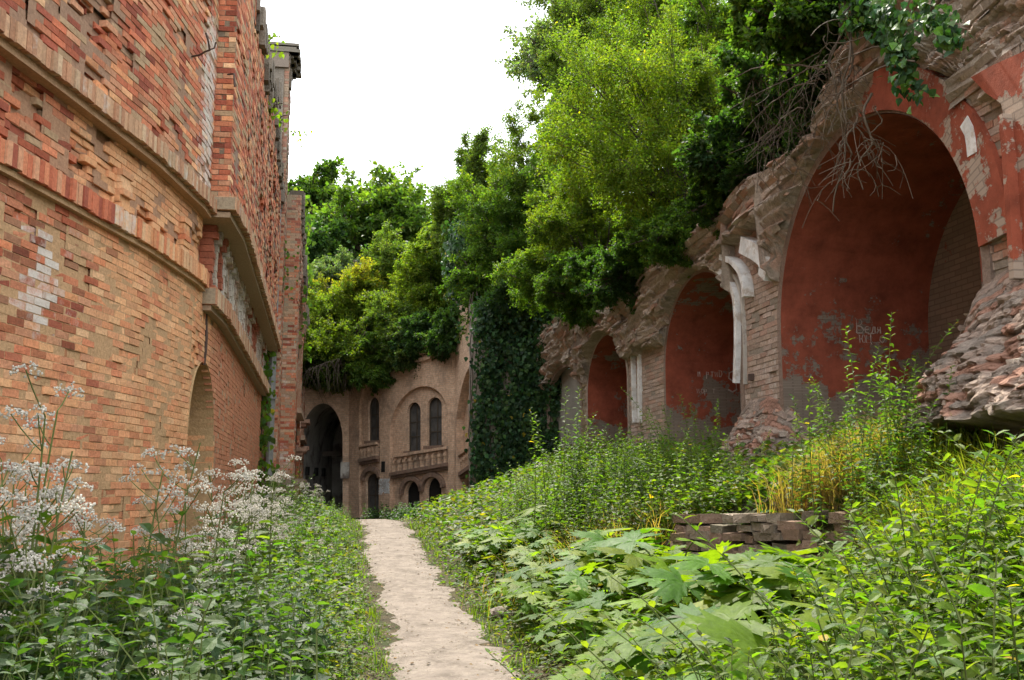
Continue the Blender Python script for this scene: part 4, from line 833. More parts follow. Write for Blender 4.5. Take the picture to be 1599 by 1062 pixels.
# far tree beyond the gorge building
bush(582, 352, 58, 122, 108, 11, 'broad round-headed tree rising against the sky behind the yellow brick building', 'broadleaf_tree', 'tree', group=TG, limbs=30, subs=9, twigs=11, lpt=11, ls=.30, flat=.35, trunk=.35, up=.25, pal=G_TREE, tint2=G_OLIVE, inset=12)
bush(486, 300, 64, 50, 60, 12, 'slender tree behind the broad tree, next to the broken top of the barracks', 'broadleaf_tree', 'tree', group=TG, limbs=14, subs=8, twigs=10, lpt=10, ls=.30, flat=.4, trunk=.25, pal=G_TREE, inset=16)
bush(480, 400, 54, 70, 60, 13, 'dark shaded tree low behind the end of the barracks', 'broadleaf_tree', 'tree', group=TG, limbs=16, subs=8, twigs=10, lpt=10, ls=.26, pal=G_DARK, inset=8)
B = [ # px, py, d, rx, rz, palette, label, extras
 (500, 452, 48, 60, 60, G_GREY, 'grey-green bush on the roof of the gorge building beside the barracks', {}),
 (560, 470, 45, 62, 62, G_YEL, 'yellow-tipped bush crowning the middle of the gorge building', {'tint2': [(.24, .19, .02), (.2, .18, .02)]}),
 (515, 552, 42.3, 66, 48, G_YEL, 'bright yellow-green bush drooping over the arched gateway', {'droop': .25}),
 (610, 420, 46, 66, 58, G_OLIVE, 'olive green bush behind the yellow-tipped one', {}),
 (622, 525, 41.6, 76, 52, G_OLIVE, 'spreading bush hanging above the double windows', {'droop': .2}),
 (676, 430, 42, 60, 70, G_YEL, 'pale green bush left of the vine-smothered mound', {}),
 (672, 535, 39.6, 50, 44, G_DARK, 'dark bush hanging over the balustraded bay beside the ivy', {'droop': .3}),
 (740, 275, 40, 70, 62, G_OLIVE, 'feathery olive bush rising above the vine-smothered mound', {}),
 (800, 330, 34, 84, 90, G_TREE, 'leafy bush above the ivy buttress, right of the vine mound', {'tint2': G_YEL}),
 (862, 240, 33, 84, 110, G_OLIVE, 'tall olive bush beneath the pale grey tree', {'tint2': G_YEL}),
 (858, 440, 27.5, 84, 60, G_TREE, 'mid-green bush hanging low over the plastered-up arch', {'droop': .15, 'tint2': G_YEL}),
 (905, 330, 26, 90, 80, G_YEL, 'sunlit yellow-green bush on the rampart left of the many-stemmed shrub', {}),
 (950, 440, 22.0, 76, 48, G_DARK, 'dark bush trailing over the farthest red vault', {'droop': .25}),
 (1020, 372, 20.5, 66, 60, G_TREE, 'dense green bush at the foot of the many-stemmed shrub', {}),
 (1070, 60, 22, 120, 90, G_YEL, 'high sunlit crown above the many-stemmed shrub', {'limbs': 18}),
 (1150, 235, 15.5, 74, 72, G_DARK, 'glossy dark bush between the many-stemmed shrub and the hanging roots', {'tmpl': 'ova'}),
 (1120, 130, 20, 90, 80, G_OLIVE, 'olive bush filling the slope behind the many-stemmed shrub', {'tint2': G_YEL}),
 (1168, 290, 15.2, 50, 46, G_DARK, 'low dark bush on the edge above the white mouldings', {'droop': .1}),
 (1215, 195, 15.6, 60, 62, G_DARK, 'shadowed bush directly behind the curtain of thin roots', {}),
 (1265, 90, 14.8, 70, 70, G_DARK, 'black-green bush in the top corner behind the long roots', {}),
 (940, 130, 31, 90, 90, G_OLIVE, 'bush high on the slope between the pale grey tree and the shrub', {'tint2': G_YEL}),
 (1010, 70, 27, 100, 90, G_YEL, 'sunny bush crowning the slope above the many-stemmed shrub', {}),
 (905, 250, 29, 80, 80, G_TREE, 'bush half way up the slope below the pale grey tree', {'tint2': G_YEL}),
 (770, 410, 34.5, 66, 70, G_TREE, 'green bush wedged between the vine mound and the slope', {'tint2': G_YEL}),
 (720, 350, 40, 60, 60, G_OLIVE, 'olive bush peeping over the top of the vine mound', {}),
 (585, 565, 41.6, 66, 36, G_YEL, 'low yellowish bush trailing over the single-window bay', {'droop': .35}),
 (650, 470, 43, 70, 56, G_YEL, 'yellow-green bush filling the roof between its two neighbours', {}),
 (508, 574, 41.9, 52, 34, G_OLIVE, 'olive bush drooping over the head of the arched gateway', {'droop': .45}),
 (585, 566, 40.9, 50, 34, G_TREE, 'green bush drooping over the tall single window', {'droop': .45}),
 (648, 548, 39.8, 50, 34, G_OLIVE, 'olive bush drooping over the recessed double windows', {'droop': .45}),
 (704, 520, 38.0, 44, 40, G_DARK, 'dark bush drooping over the angled bay beside the ivy', {'droop': .45}),
 (820, 470, 31, 70, 52, G_DARK, 'dark bush tumbling over the right shoulder of the ivy buttress', {'droop': .3}),
 (900, 462, 24.8, 76, 44, G_TREE, 'mid-green bush trailing above the plastered-up arch', {'droop': .25}),
 (985, 440, 21.0, 66, 44, G_DARK, 'dark green bush spilling over the wall top between the two smaller vaults', {'droop': .3}),
 (1040, 385, 18.2, 62, 50, G_TREE, 'leafy bush spilling over the wall top left of the white mouldings', {'droop': .2}),
 (1100, 315, 16.4, 56, 46, G_TREE, 'leafy bush leaning out over the torn masonry at the root of the many stems', {'droop': .1}),
 (1252, 160, 13.3, 54, 70, G_DARK, 'dark bush hanging directly over the thin roots', {'droop': .25}),
 (1305, 50, 12.4, 66, 60, G_DARK, 'dark leafy bush at the head of the long pale roots', {'droop': .2}),
 (1040, 0, 27, 110, 90, G_TREE, 'leafy crown at the top of the slope between the pale tree and the corner', {'tint2': G_YEL}),
 (1140, 20, 22, 100, 80, G_TREE, 'leafy crown at the top edge of the view beside the overhead maple', {'tint2': G_YEL}),
 (960, 0, 34, 110, 90, G_OLIVE, 'olive crown high on the slope touching the pale grey tree', {}),
 (1190, 110, 14.5, 80, 78, G_DARK, 'dense dark bush overhead beside the root curtain', {'tmpl': 'ova'}),
]
for n_, (px, py, d, rx, rzz, pal, lab, kw) in enumerate(B):
    kw = dict(kw)
    if kw.get('tmpl') == 'ova': kw['tmpl'] = LAN*np.array([1, 1.5, 1]); kw['tf'] = LANF; kw['lpt'] = 9; kw['ls'] = .085
    kw.setdefault('limbs', 18); kw.setdefault('ls', .0022*d+.012); kw.setdefault('lpt', 28)
    bush(px, py, d, rx*1.22, rzz*1.22, 100+n_, lab, pal=pal, group=BG, **kw)
bush(866, 60, 37, 84, 130, 31, 'pale grey-green airy tree at the top of the slope against the white sky', 'willow_tree', 'tree', group=TG, limbs=20, subs=8, twigs=9, lpt=10, ls=.16, pal=G_GREY, trunk=.2, up=.1, droop=.15, inset=5)
bush(985, 195, 19.5, 200, 165, 41, 'large shrub with many dark stems fanning up and left from the rampart edge', 'many_stemmed_shrub', 'shrub', rootpx=(1092, 352), limbs=36, subs=9, twigs=14, lpt=19, ls=.062, pal=G_YEL, tint2=G_OLIVE, trunk=.07, shell=.5)
bush(1225, 20, 12.5, 110, 70, 42, 'bright leafy branch canopy hanging into the top of the view over the roots', 'overhanging_maple', 'tree', limbs=18, subs=9, twigs=12, lpt=11, ls=.10, pal=G_TREE, tint2=G_YEL, droop=.1, tmpl=LAN*np.array([1, 1.6, 1]), tf=LANF)
bush(1345, 8, 11.3, 84, 66, 43, 'dark shaded bush at the top of the torn masonry right of the roots', 'bush', 'bush', group=BG, limbs=12, ls=.07, pal=G_DARK, droop=.2)
# undergrowth clothing the rampart between the bushes
r = np.random.default_rng(70); P = []; Nn = []
for i in range(60000):
    k = int(r.integers(14, len(RP)-6)); w = r.random()**1.6*10+.1; p = RP[k]+RN[k]*w+r.normal(0, .2, 2); z = ringtop(RP[k])+min(w, 11)*.75; P.append((p[0], p[1], z+abs(r.normal(0, .35))*(1+w*.1)-.05)); Nn.append((-RN[k][0]*.5, -RN[k][1]*.5, .8))
P = np.array(P); n = len(P); mb = MB(); scatter(mb, DIA*np.array([1, 1.2, 1]), DIAF, P, r.normal(0, 1, (n, 3))*np.array([1, 1, .5]), np.array(Nn)+r.normal(0, .4, (n, 3)), (.05+.0035*P[:, 1])*r.uniform(.7, 1.4, n), leafcol(r, G_TREE+G_DARK, n))
tag(mb.build('undergrowth', M['leaf']), 'tangled green undergrowth covering the earth rampart above the walls', 'undergrowth', kind='stuff')
# vines: the smothered mound, the ivy buttress and strands on the barracks
def vine(name, label, pts, nor, seed, size, pal, mat='ivy', jit=.12, cat='ivy', group=None, stems=()):
    r = np.random.default_rng(seed); P = np.array(pts)+r.normal(0, jit, (len(pts), 3)); Nn = nrm(np.array(nor)+r.normal(0, .45, P.shape)); n = len(P)
    D = nrm(r.normal(0, .45, P.shape)+np.array([0, 0, -1.0])); e = empty(name, tuple(P.mean(0)*np.array([1, 1, 0])+np.array([0, 0, P[:, 2].min()])), label, cat, group); mb = MB()
    T = np.array([(0, 0, 0), (.18, .42, .02), (.5, .34, .06), (1, 0, -.1), (.5, -.34, .06), (.18, -.42, .02), (.4, 0, -.02)]); F = [[(0, 6, 1), (1, 6, 2), (2, 6, 3), (3, 6, 4), (4, 6, 5), (5, 6, 0)]]
    scatter(mb, T, F, P, D, Nn, size*r.uniform(.6, 1.25, n), leafcol(r, pal, n)); mb.build('foliage', M[mat], e)
    if stems:
        mb = MB()
        for s in stems: tube(mb, s, .015, 4)
        mb.build('stem', M['bark'], e)
    return e
r = np.random.default_rng(5); pts = []; nor = []; stems = []
for i in range(24000):
    l = r.uniform(1.75, ln[-1]-.5); z = r.uniform(.7, 7.6)
    w = fbm(l*1.1, z*.45, 77)
    if l < 1.5 and w < .3 and z < 6.2: continue
    if l > ln[-1]-1.1 and w < .05 and z < 5: continue
    x, y = np.interp(l, ln, PL[:, 0]), np.interp(l, ln, PL[:, 1]); 
    if fbm(l*2.3, z*.9, 41) < -.28: continue
    bulge = .15+.75*max(0, w)+.75*sstep(4.5, 7.5, z)*(.6+.6*fbm(l*1.5, z, 3))+.3*(fbm(l*3, z*1.2, 3)); a = nrm(np.array([.12+(l/ln[-1]-.5)*.35, -1, .15]))
    pts.append((x+a[0]*bulge, y+a[1]*bulge, z)); nor.append((a[0], a[1], .55))
for i in range(14): l = r.uniform(.5, ln[-1]-.2); x, y = np.interp(l, ln, PL[:, 0]), np.interp(l, ln, PL[:, 1])-.1; stems.append([(x+.12*fbm(z, i, 3), y-.06, z) for z in np.linspace(.6, 8, 14)])
vine('ivy', 'dark ivy curtain hanging down the stone buttress between windows and casemates', pts, nor, 6, .14, [(.018, .05, .02), (.024, .062, .022), (.034, .08, .024), (.05, .1, .025)], jit=.14, stems=stems)
pts = []; nor = []; c = at(738, 392, 36); 
for i in range(9000):
    d_ = nrm(r.normal(0, 1, 3)); 
    if d_[2] < -.5: continue
    w = 1+.35*fbm(d_[0]*2.2, d_[1]*2.2, d_[2]*2.2)
    pts.append(c+d_*np.array([.95, 1.0, 1.6])*w+np.array([.15, 0, -1.0*(i % 3 == 0)*abs(r.normal())*.8])); nor.append(d_+(0, 0, .4))
vine('vine_mound', 'rounded mound of blue-green vine above the ivy buttress', pts, nor, 7, .17, [(.036, .085, .028), (.048, .10, .03), (.03, .07, .026)], cat='vine')
def strand(px0, py0, px1, py1, d, n, seed, label, size=.12, w=.18, pal=((.07, .12, .02), (.05, .10, .02), (.10, .15, .02)), ofs=.0):
    r = np.random.default_rng(seed); pts = []; a = at(px0, py0, d); b = at(px1, py1, d)
    for i in range(n): t = r.random(); q = a+(b-a)*t; ww = w*(.6+.8*max(0, .4+fbm(t*6, seed, 2))); pts.append(q+np.array([r.normal(0, ww), r.normal(0, .15), r.normal(0, .12)]))
    s = [a+(b-a)*t+np.array([.05*fbm(t*5, seed, 3), 0, 0]) for t in np.linspace(0, 1, 14)]
    return vine('creeper', label, pts, [(.5, -.8, .4)]*n, seed, size, pal, 'leaf', .05, 'creeper', 'creepers climbing the barracks', [s])
strand(414, 330, 408, 700, 28.6, 620, 51, 'long green creeper running up the barracks beside the drainpipe', .17, .13)
strand(440, 380, 436, 470, 30.6, 60, 52, 'small tuft of creeper on the pier right of the drainpipe', .15, .3)
strand(468, 300, 474, 440, 38, 240, 53, 'creeper trailing down the far outer edge of the barracks', .22, .22)
strand(405, 720, 420, 800, 28.0, 160, 54, 'patch of creeper at the foot of the drainpipe', .16, .2)
strand(458, 430, 466, 560, 36, 110, 55, 'thin creeper between the tall arches of the end bay', .2, .35)
for k_, (px, py, d, lab) in enumerate(((392, 50, 22.6, 'little sapling rooted on the broken wall top nearest the sky'), (393, 86, 22.9, 'tiny plant on a ledge just beneath the broken wall top'), (408, 150, 25.5, 'wispy plant below the surviving pier cap'), (446, 200, 33, 'bare wispy twig sticking out beyond the pier into the sky'))):
    s_, dz_ = ((19.6, 0), (21.6, -.5), (24.8, -.8), (31.1, -2.0))[k_]; q = np.array(S_L(s_, (topL(s_) if k_ < 3 else 14.7)+dz_, .36 if k_ < 3 else .45)); rr = np.random.default_rng(60+k_); n = 40 if k_ < 3 else 22; P = q+rr.normal(0, .11, (n, 3))+np.array([.1 if k_ < 3 else .35, -.1, 0])*rr.random((n, 1))
    vine('wall_plant', lab, P, [(0, -.5, .8)]*n, 60+k_, .10, ((.10, .15, .02), (.13, .17, .02)), 'leaf', .03, 'plant', None, [[q, q+(.15, -.1, .1), q+(.3, -.12, .12)]])
# creeper and roots hanging over the great arch
def face_pt(px, py, o): P = at_plane(px, py, (6.4, 0, 0), np.array([CN[0], CN[1], 0])); return P+np.array([CN[0], CN[1], 0])*o
r = np.random.default_rng(9); pts = []
for (a, b, n) in (((1385, -10), (1400, 60), 60), ((1440, -10), (1475, 100), 150), ((1475, 20), (1480, 150), 110), ((1500, -5), (1560, 70), 150), ((1460, 70), (1500, 155), 90), ((1420, 10), (1450, 60), 90), ((1530, 40), (1565, 60), 40)):
    for i in range(n): t = r.random(); pts.append(face_pt(a[0]+(b[0]-a[0])*t+r.normal(0, 9), a[1]+(b[1]-a[1])*t+r.normal(0, 9), .5+r.normal(0, .06)))
vine('ivy', 'sparse broad-leaved ivy spilling over the torn masonry above the great arch', pts, [(-.6, -.5, .5)]*len(pts), 10, .10, [(.025, .07, .025), (.035, .09, .02), (.06, .13, .02)], jit=.03)
def roots(name, label, starts, seed, n_sub=6):
    r = np.random.default_rng(seed); mb = MB(); tips = MB()
    for (x, y, y2, o, rad) in starts:
        P = []; cx = x; m = 16
        for i in range(m):
            t = i/(m-1); cx += r.normal(0, 2.6); P.append(face_pt(cx, y+(y2-y)*t, o+.05*math.sin(i*.8+x)+.1*t))
        P = np.array(P); rad *= .75; tube(mb, P, np.linspace(rad, rad*.4, m), 5)
        for k in range(n_sub):
            i = int(r.integers(2, m-1)); q = P[i]; l = r.uniform(.25, .9); dx = r.choice([-1, 1])*r.uniform(.2, .8); e = q+np.array([dx*l*.8, r.normal(0, .15), -l*r.uniform(.3, 1)])
            S = bez(q, q+np.array([dx*l*.5, -.05, .02]), e, 7); tube(tips, S, np.linspace(rad*.38, .004, 7), 4)
            for z_ in range(2): a = S[int(r.integers(3, 6))]; tube(tips, bez(a, a+r.normal(0, .08, 3), a+np.array([r.normal(0, .2), r.normal(0, .1), -r.uniform(.1, .3)]), 4), np.linspace(.006, .003, 4), 3)
    e = empty(name, tuple(face_pt(starts[0][0], starts[0][1], .4)), label, 'roots'); mb.build('main_root', M['root'], e); tips.build('rootlet', M['root'], e); return e
roots('hanging_roots', 'pale tangled tree roots hanging down in front of the great red vault', [(1377, -20, 215, .5, .024), (1385, -10, 335, .55, .026), (1395, 20, 240, .5, .022), (1367, 40, 190, .5, .02), (1425, 150, 300, .55, .022), (1405, 180, 300, .6, .018), (1345, 60, 150, .45, .012), (1440, 170, 250, .5, .012)], 3, 5)
roots('hanging_roots', 'dark curtain of thin roots left of the great red vault beneath the overhead bush', [(x_, 95+r.normal(0, 14), 250+r.normal(0, 25), .42+r.normal(0, .07), .008) for x_ in np.linspace(1222, 1308, 18)], 4, 2)
r = np.random.default_rng(44); mb = MB()
for (x0, y0, x1, y1, rad) in ((1345, 115, 1225, 125, .016), (1470, 75, 1218, 175, .012), (1330, 130, 1235, 215, .012), (1312, 170, 1240, 260, .01), (1440, 60, 1300, 130, .008), (1500, 100, 1370, 175, .012)):
    A_ = face_pt(x0, y0, .5); B_ = face_pt(x1, y1, .75); S = bez(A_, (A_+B_)/2+np.array([0, 0, .25]), B_, 10)+r.normal(0, .015, (10, 3)); tube(mb, S, np.linspace(rad, rad*.4, 10), 5)
tag(mb.build('fallen_branches', M['root']), 'thin bare branches lying slantwise across the roots above the great arch', 'branches')
mb = MB(); r = np.random.default_rng(45)
for i in range(120):                                    # dry vine stems under the bushes over the windows
    x = r.uniform(480, 735); y = np.interp(x, [480, 735], [600, 520])-20; q = at(x, y, 41.6 if x < 690 else 38)-(0, .6, 0); l = r.uniform(.4, 1.7); tube(mb, bez(q, q+(r.normal(0, .3), -.2, -.2*l), q+np.array([r.normal(0, .35), 0, -l]), 6), np.linspace(.02, .006, 6), 3, (.1, .08, .05))
tag(mb.build('trailing_vines', M['bark']), 'bare brown vine stems trailing from the bushes over the window arches', 'vines')
# ------------------------------------------------------------------ plants of the court floor
PXY = lambda x, y: (x, y, float(ground(x, y)))
def proto(name, label, cat):
    e = bpy.data.objects.new(name, None); COL.objects.link(e); e['proto'] = 1; tag(e, label, cat); return e
def valerian(seed):
    r = np.random.default_rng(seed); e = proto('flowering_weed', 'x', 'wildflower'); sm, lm = MB(), MB(); heads = []
    for s in range(int(r.integers(2, 4))):
        b = np.array([r.normal(0, .12), r.normal(0, .12), 0]); h = r.uniform(1.15, 1.6); tip = b+np.array([r.normal(0, .12), r.normal(0, .12), h]); S = bez(b, b+np.array([0, 0, h*.5])+r.normal(0, .05, 3), tip, 12); tube(sm, S, np.linspace(.009, .004, 12), 5)
        P, D, Nn = [], [], []; a0 = r.uniform(0, 6)
        for k in range(8):
            t = .10+.72*k/8; p = S[int(t*11)]
            for q in (0, math.pi): a = a0+k*1.57+q; P.append(p); D.append((math.cos(a), math.sin(a), r.uniform(-.15, .4))); Nn.append((0, 0, 1)) 
        P, D, Nn = np.array(P), np.array(D), np.array(Nn)+r.normal(0, .25, (len(P), 3)); scatter(lm, LAN, LANF, P, D, Nn, r.uniform(.13, .24, len(P)), leafcol(r, [(.055, .105, .02), (.045, .09, .025), (.08, .12, .02)], len(P)))
        for k in range(5):
            p = S[int(r.integers(8, 12))]; a = r.uniform(0, 6.28); q = p+np.array([math.cos(a)*.16, math.sin(a)*.16, r.uniform(.05, .22)])*r.uniform(.4, 1.2); tube(sm, bez(p, (p+q)/2+(0, 0, -.02), q, 4), .0035, 3); heads.append(q)
    for q in heads:
        hm = MB(); n = int(r.integers(34, 60)); u = r.normal(0, 1, (n, 2)); u = u/np.maximum(1, np.linalg.norm(u, axis=1, keepdims=True)/1.3); P = q+np.stack([u[:, 0]*.050, u[:, 1]*.050, .025-.02*(u**2).sum(1)+r.normal(0, .008, n)], -1)
        O = np.array([(1, 0, 0), (-1, 0, 0), (0, 1, 0), (0, -1, 0), (0, 0, 1), (0, 0, -.6)])*1.0; OF = [[(0, 2, 4), (2, 1, 4), (1, 3, 4), (3, 0, 4), (2, 0, 5), (1, 2, 5), (3, 1, 5), (0, 3, 5)]]
        c = np.array([(.62, .59, .52)])*r.uniform(.7, 1.15, (n, 1)); scatter(hm, O, OF, P, r.normal(0, 1, (n, 3)), r.normal(0, 1, (n, 3)), r.uniform(.005, .0095, n), c); hm.build('flower_head', M['petal'], e)
    sm.build('stem', M['stem'], e); lm.build('foliage', M['herb'], e); return e
def herb(seed, name, hr, stems, pairs, lr, pal, tmpl=OVA, cat='weed', spread=.16, narrow=1.0, spiral=False, droop=0):
    r = np.random.default_rng(seed); e = proto(name, 'x', cat); sm, lm = MB(), MB()
    for s in range(stems):
        b = np.array([r.normal(0, spread), r.normal(0, spread), 0]); h = r.uniform(*hr); tip = b+np.array([r.normal(0, .22*h), r.normal(0, .22*h), h]); S = bez(b, b+np.array([0, 0, h*.6]), tip, 12); tube(sm, S, np.linspace(.006, .002, 12), 4)
        n = pairs*2; k = np.arange(n); t = .15+.85*(k//2)/max(1, pairs-1) if not spiral else .12+.88*k/n; t = np.clip(t, 0, 1); P = np.stack([np.interp(t*11, np.arange(12), S[:, i]) for i in range(3)], -1)
        a = (k//2)*1.57+(k % 2)*math.pi+r.uniform(0, 6) if not spiral else k*2.4+r.uniform(0, 6); sz = r.uniform(*lr, n)*(1.12-.65*t**2)
        D = np.stack([np.cos(a), np.sin(a), r.uniform(-.3, .35, n)+.55*(t > .85)-droop], -1); Nn = np.array([0, 0, 1])+r.normal(0, .3, (n, 3)); scatter(lm, tmpl*np.array([1, narrow, 1]), LANF, P, D, Nn, sz, leafcol(r, pal, n))
    sm.build('stem', M['stem'], e); lm.build('foliage', M['herb'], e); return e
def hogweed(seed, n=6):
    n = int(n*1.5)
    r = np.random.default_rng(seed); e = proto('hogweed', 'x', 'hogweed'); sm = MB()
    for k in range(n):
        a = k*2.4+r.uniform(-.4, .4); h = r.uniform(.30, .75); rr = r.uniform(.15, .5); tip = np.array([math.cos(a)*rr, math.sin(a)*rr, h]); S = bez(np.zeros(3), np.array([tip[0]*.3, tip[1]*.3, h*.9]), tip, 8); tube(sm, S, np.linspace(.012, .006, 8), 5)
        lm = MB(); T, F = PALMS[int(r.integers(3))]; c = leafcol(r, [(.10, .17, .016), (.13, .19, .016), (.065, .135, .018)], 1, var=.2)
        scatter(lm, T, F, tip[None], np.array([[math.cos(a), math.sin(a), -.12+r.normal(0, .15)]]), np.array([[r.normal(0, .38), r.normal(0, .38)-.1, 1]]), r.uniform(.18, .40), c); lm.build('leaf', M['bigleaf'], e, smooth=True)
    sm.build('stem', M['stem'], e); return e
def place(pr, spots, labf, group, used={}):
    r = np.random.default_rng(len(spots)+17)
    for n_, (x, y, s) in enumerate(spots):
        src = pr[n_ % len(pr)]
        if id(src) not in used: used[id(src)] = 1; o = src
        else: o = copy_tree(src)
        o.location = (x, y, float(ground(x, y))-.02); o.rotation_euler = (r.normal(0, .05), r.normal(0, .05), r.uniform(0, 6.28)); o.scale = (s, s, s*r.uniform(.92, 1.1)); o['label'] = labf(n_); o['group'] = group
def finish_protos():
    for o in list(bpy.data.objects):
        if 'proto' in o: del o['proto']
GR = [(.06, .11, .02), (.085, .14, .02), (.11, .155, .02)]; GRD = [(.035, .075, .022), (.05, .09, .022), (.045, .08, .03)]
r = np.random.default_rng(21)
def clear(x, y, h):           # keep the view down the path free
    return y > 9 or not (-.135*y-.30 < x < .03*y+.32) or h < .12
V_ = [valerian(s) for s in (1, 2, 3, 4)]
sp = []
for (px, y, s) in ((25, 5.2, 1.12), (75, 5.6, 1.14), (105, 5.0, .98), (60, 6.4, 1.05), (130, 6.2, .95), (8, 6.0, 1.08), (40, 7.2, 1.0), (150, 7.4, .9), (233, 7.0, 1.12), (340, 7.6, .98), (365, 8.0, 1.1), (385, 8.4, 1.08), (372, 9.3, 1.12), (395, 9.8, 1.1), (352, 8.8, .95), (405, 10.6, 1.05), (290, 4.6, .62), (250, 5.0, .55), (320, 5.6, .6), (300, 6.4, .62), (420, 11.5, .95), (440, 13, .9), (262, 8.6, .9)):
    sp.append(((px-800)/1600*y, y, s))
for i in range(300):
    y = r.uniform(8.5, 24); x = r.uniform(float(LX(y))+.5, float(pathc(y))-1.0)
    if len(sp) < 42: sp.append((x, y, r.uniform(.5, .8)))
LV = lambda i: 'white-flowering weed standing tall against the lower brickwork of the barracks' if i < 16 or i in (20, 21, 22) else ('low white-flowering weed among the dark leaves near the viewer' if i < 20 else 'white-flowering weed in the verge between barracks and path')
for idx, grp in ((lambda i: LV(i).startswith('white-flowering weed standing'), 'white-flowering weeds against the barracks'), (lambda i: LV(i).startswith('low'), 'low white-flowering weeds near the viewer'), (lambda i: LV(i).startswith('white-flowering weed in'), 'white-flowering weeds in the verge')):
    S_ = [s for i, s in enumerate(sp) if idx(i)]; L_ = [LV(i) for i in range(len(sp)) if idx(i)]; place(V_, S_, lambda n, L_=L_: L_[n], grp)
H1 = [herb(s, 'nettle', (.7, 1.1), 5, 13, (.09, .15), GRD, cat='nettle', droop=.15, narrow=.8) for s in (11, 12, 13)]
sp = []
for i in range(900):
    y = 3.2+r.random()**1.3*6; x = r.uniform(float(LX(y))+.6, float(pathc(y))-.75)
    if x/y < -.62 or not clear(x, y, 1): continue
    if x > -.16*y-.35 and y < 9: continue
    lim = 1.65-(np.interp(x/y*1600+800, [0, 150, 400, 520, 600], [900, 950, 920, 960, 1010])-763)/1600*y; s = min(1.1, max(.22, (lim+.12)/1.05)); sp.append((x, y, s*r.uniform(.85, 1.1)))
    if len(sp) >= 120: break
place(H1, sp, lambda n: 'dark green nettle in the shaded verge below the barracks wall', 'nettles in the shaded verge')
H2 = [herb(s, 'leafy_weed', (.5, .85), 6, 9, (.06, .10), [(.06, .115, .02), (.08, .13, .02), (.05, .10, .025)], spread=.2) for s in (21, 22, 23)]
sp = []
for i in range(900):
    y = 8.5+r.random()*18; x = r.uniform(float(LX(y))+.35, float(pathc(y))-.62); e_ = float(pathc(y))-.62-x
    if e_ < .28*(fbm(y*1.1, 3, 9)+.6): continue
    sp.append((x, y, min(1.25, .30+.55*e_)*r.uniform(.7, 1.2)))
    if len(sp) >= 170: break
place(H2, sp, lambda n: 'bushy leafy weed in the sunlit verge left of the path', 'leafy weeds left of the path')
HG = [hogweed(s, n) for s, n in ((31, 6), (32, 7), (33, 5), (34, 8))]
sp = [((1225-800)/1600*5.4, 5.4, 1.25), ((1060-800)/1600*6.6, 6.6, 1.0), ((1560-800)/1600*3.9, 3.9, .9), ((1450-800)/1600*3.6, 3.7, .85)]
for i in range(2000):
    y = 5.0+r.random()*15; px = r.uniform(690, 1330); x = (px-800)/1600*y
    e_ = x-float(pathc(y))-.85; wl = 2.0+(12.2-y)*.62
    if e_ < .1 or e_ > 3.4 or not clear(x, y, 1) or (x > wl-.15 and 9 < y < 13): continue
    if y < 8 and px > 1250: continue
    lim = 1.65-(np.interp(px, [690, 850, 1000, 1060, 1330], [850, 800, 838, 880, 880])-763)/1600*y-float(ground(x, y)); s = min(1.15, .5+.45*e_, lim/.62)
    if s < .3: continue
    sp.append((x, y, s*r.uniform(.8, 1.05)))
    if len(sp) >= 110: break
place(HG, sp, lambda n: 'large hogweed nearest the viewer, its broad jagged leaves catching the sun below the retaining wall' if n == 0 else ('broad-leaved hogweed on the sunlit slope right of the path'), 'hogweed on the sunlit slope')
HM = [herb(s, 'slope_weed', (.45, .8), 6, 9, (.06, .11), GR, spread=.22, cat='weed') for s in (81, 82, 83)]
sp = []
for i in range(2000):
    y = 5.5+r.random()*14; px = r.uniform(690, 1380); x = (px-800)/1600*y; e_ = x-float(pathc(y))-.8; wl = 2.0+(12.2-y)*.62
    if e_ < .1 or not clear(x, y, 1) or (x > wl-.5 and 9 < y < 13): continue
    lim = 1.65-(np.interp(px, [690, 850, 1000, 1060, 1330, 1380], [850, 800, 838, 885, 885, 850])-763)/1600*y-float(ground(x, y)); s = min(.95, .3+.4*e_, lim/.75)
    if s < .25: continue
    sp.append((x, y, s*r.uniform(.8, 1.15)))
    if len(sp) >= 120: break
place(HM, sp, lambda n: 'leafy weed growing between the broad-leaved hogweed on the sunlit slope', 'weeds among the hogweed')
H3 = [herb(s, 'nettle', (.6, 1.0), 8, 20, (.06, .12), GR, cat='nettle', narrow=.75, spread=.2) for s in (41, 42, 43)]
sp = []
for i in range(3000):
    y = 3.6+r.random()**1.1*6.5; px = r.uniform(930, 1860); x = (px-800)/1600*y
    if not clear(x, y, 1) or x > float(Xf(y))-1.0: continue
    e_ = (px-900)/700
    lim = 1.65-(np.interp(px, [850, 1000, 1150, 1330, 1450, 1600, 1700], [1045, 1030, 1000, 905, 790, 690, 670])-763)/1600*y-float(ground(x, y)); 
    if lim < .1: continue
    sp.append((x, y, min(1.3, lim/.95)*r.uniform(.7, 1.0)))
    if len(sp) >= 265: break
place(H3, sp, lambda n: 'bright green nettle on the sunny slope towards the casemates', 'nettles on the sunny slope')
H4 = [herb(s, 'goldenrod', (1.1, 1.7), 5, 30, (.07, .12), [(.07, .125, .03), (.09, .14, .03), (.06, .11, .035)], tmpl=LAN, spiral=True, spread=.14, cat='weed') for s in (51, 52, 53)]
sp = []
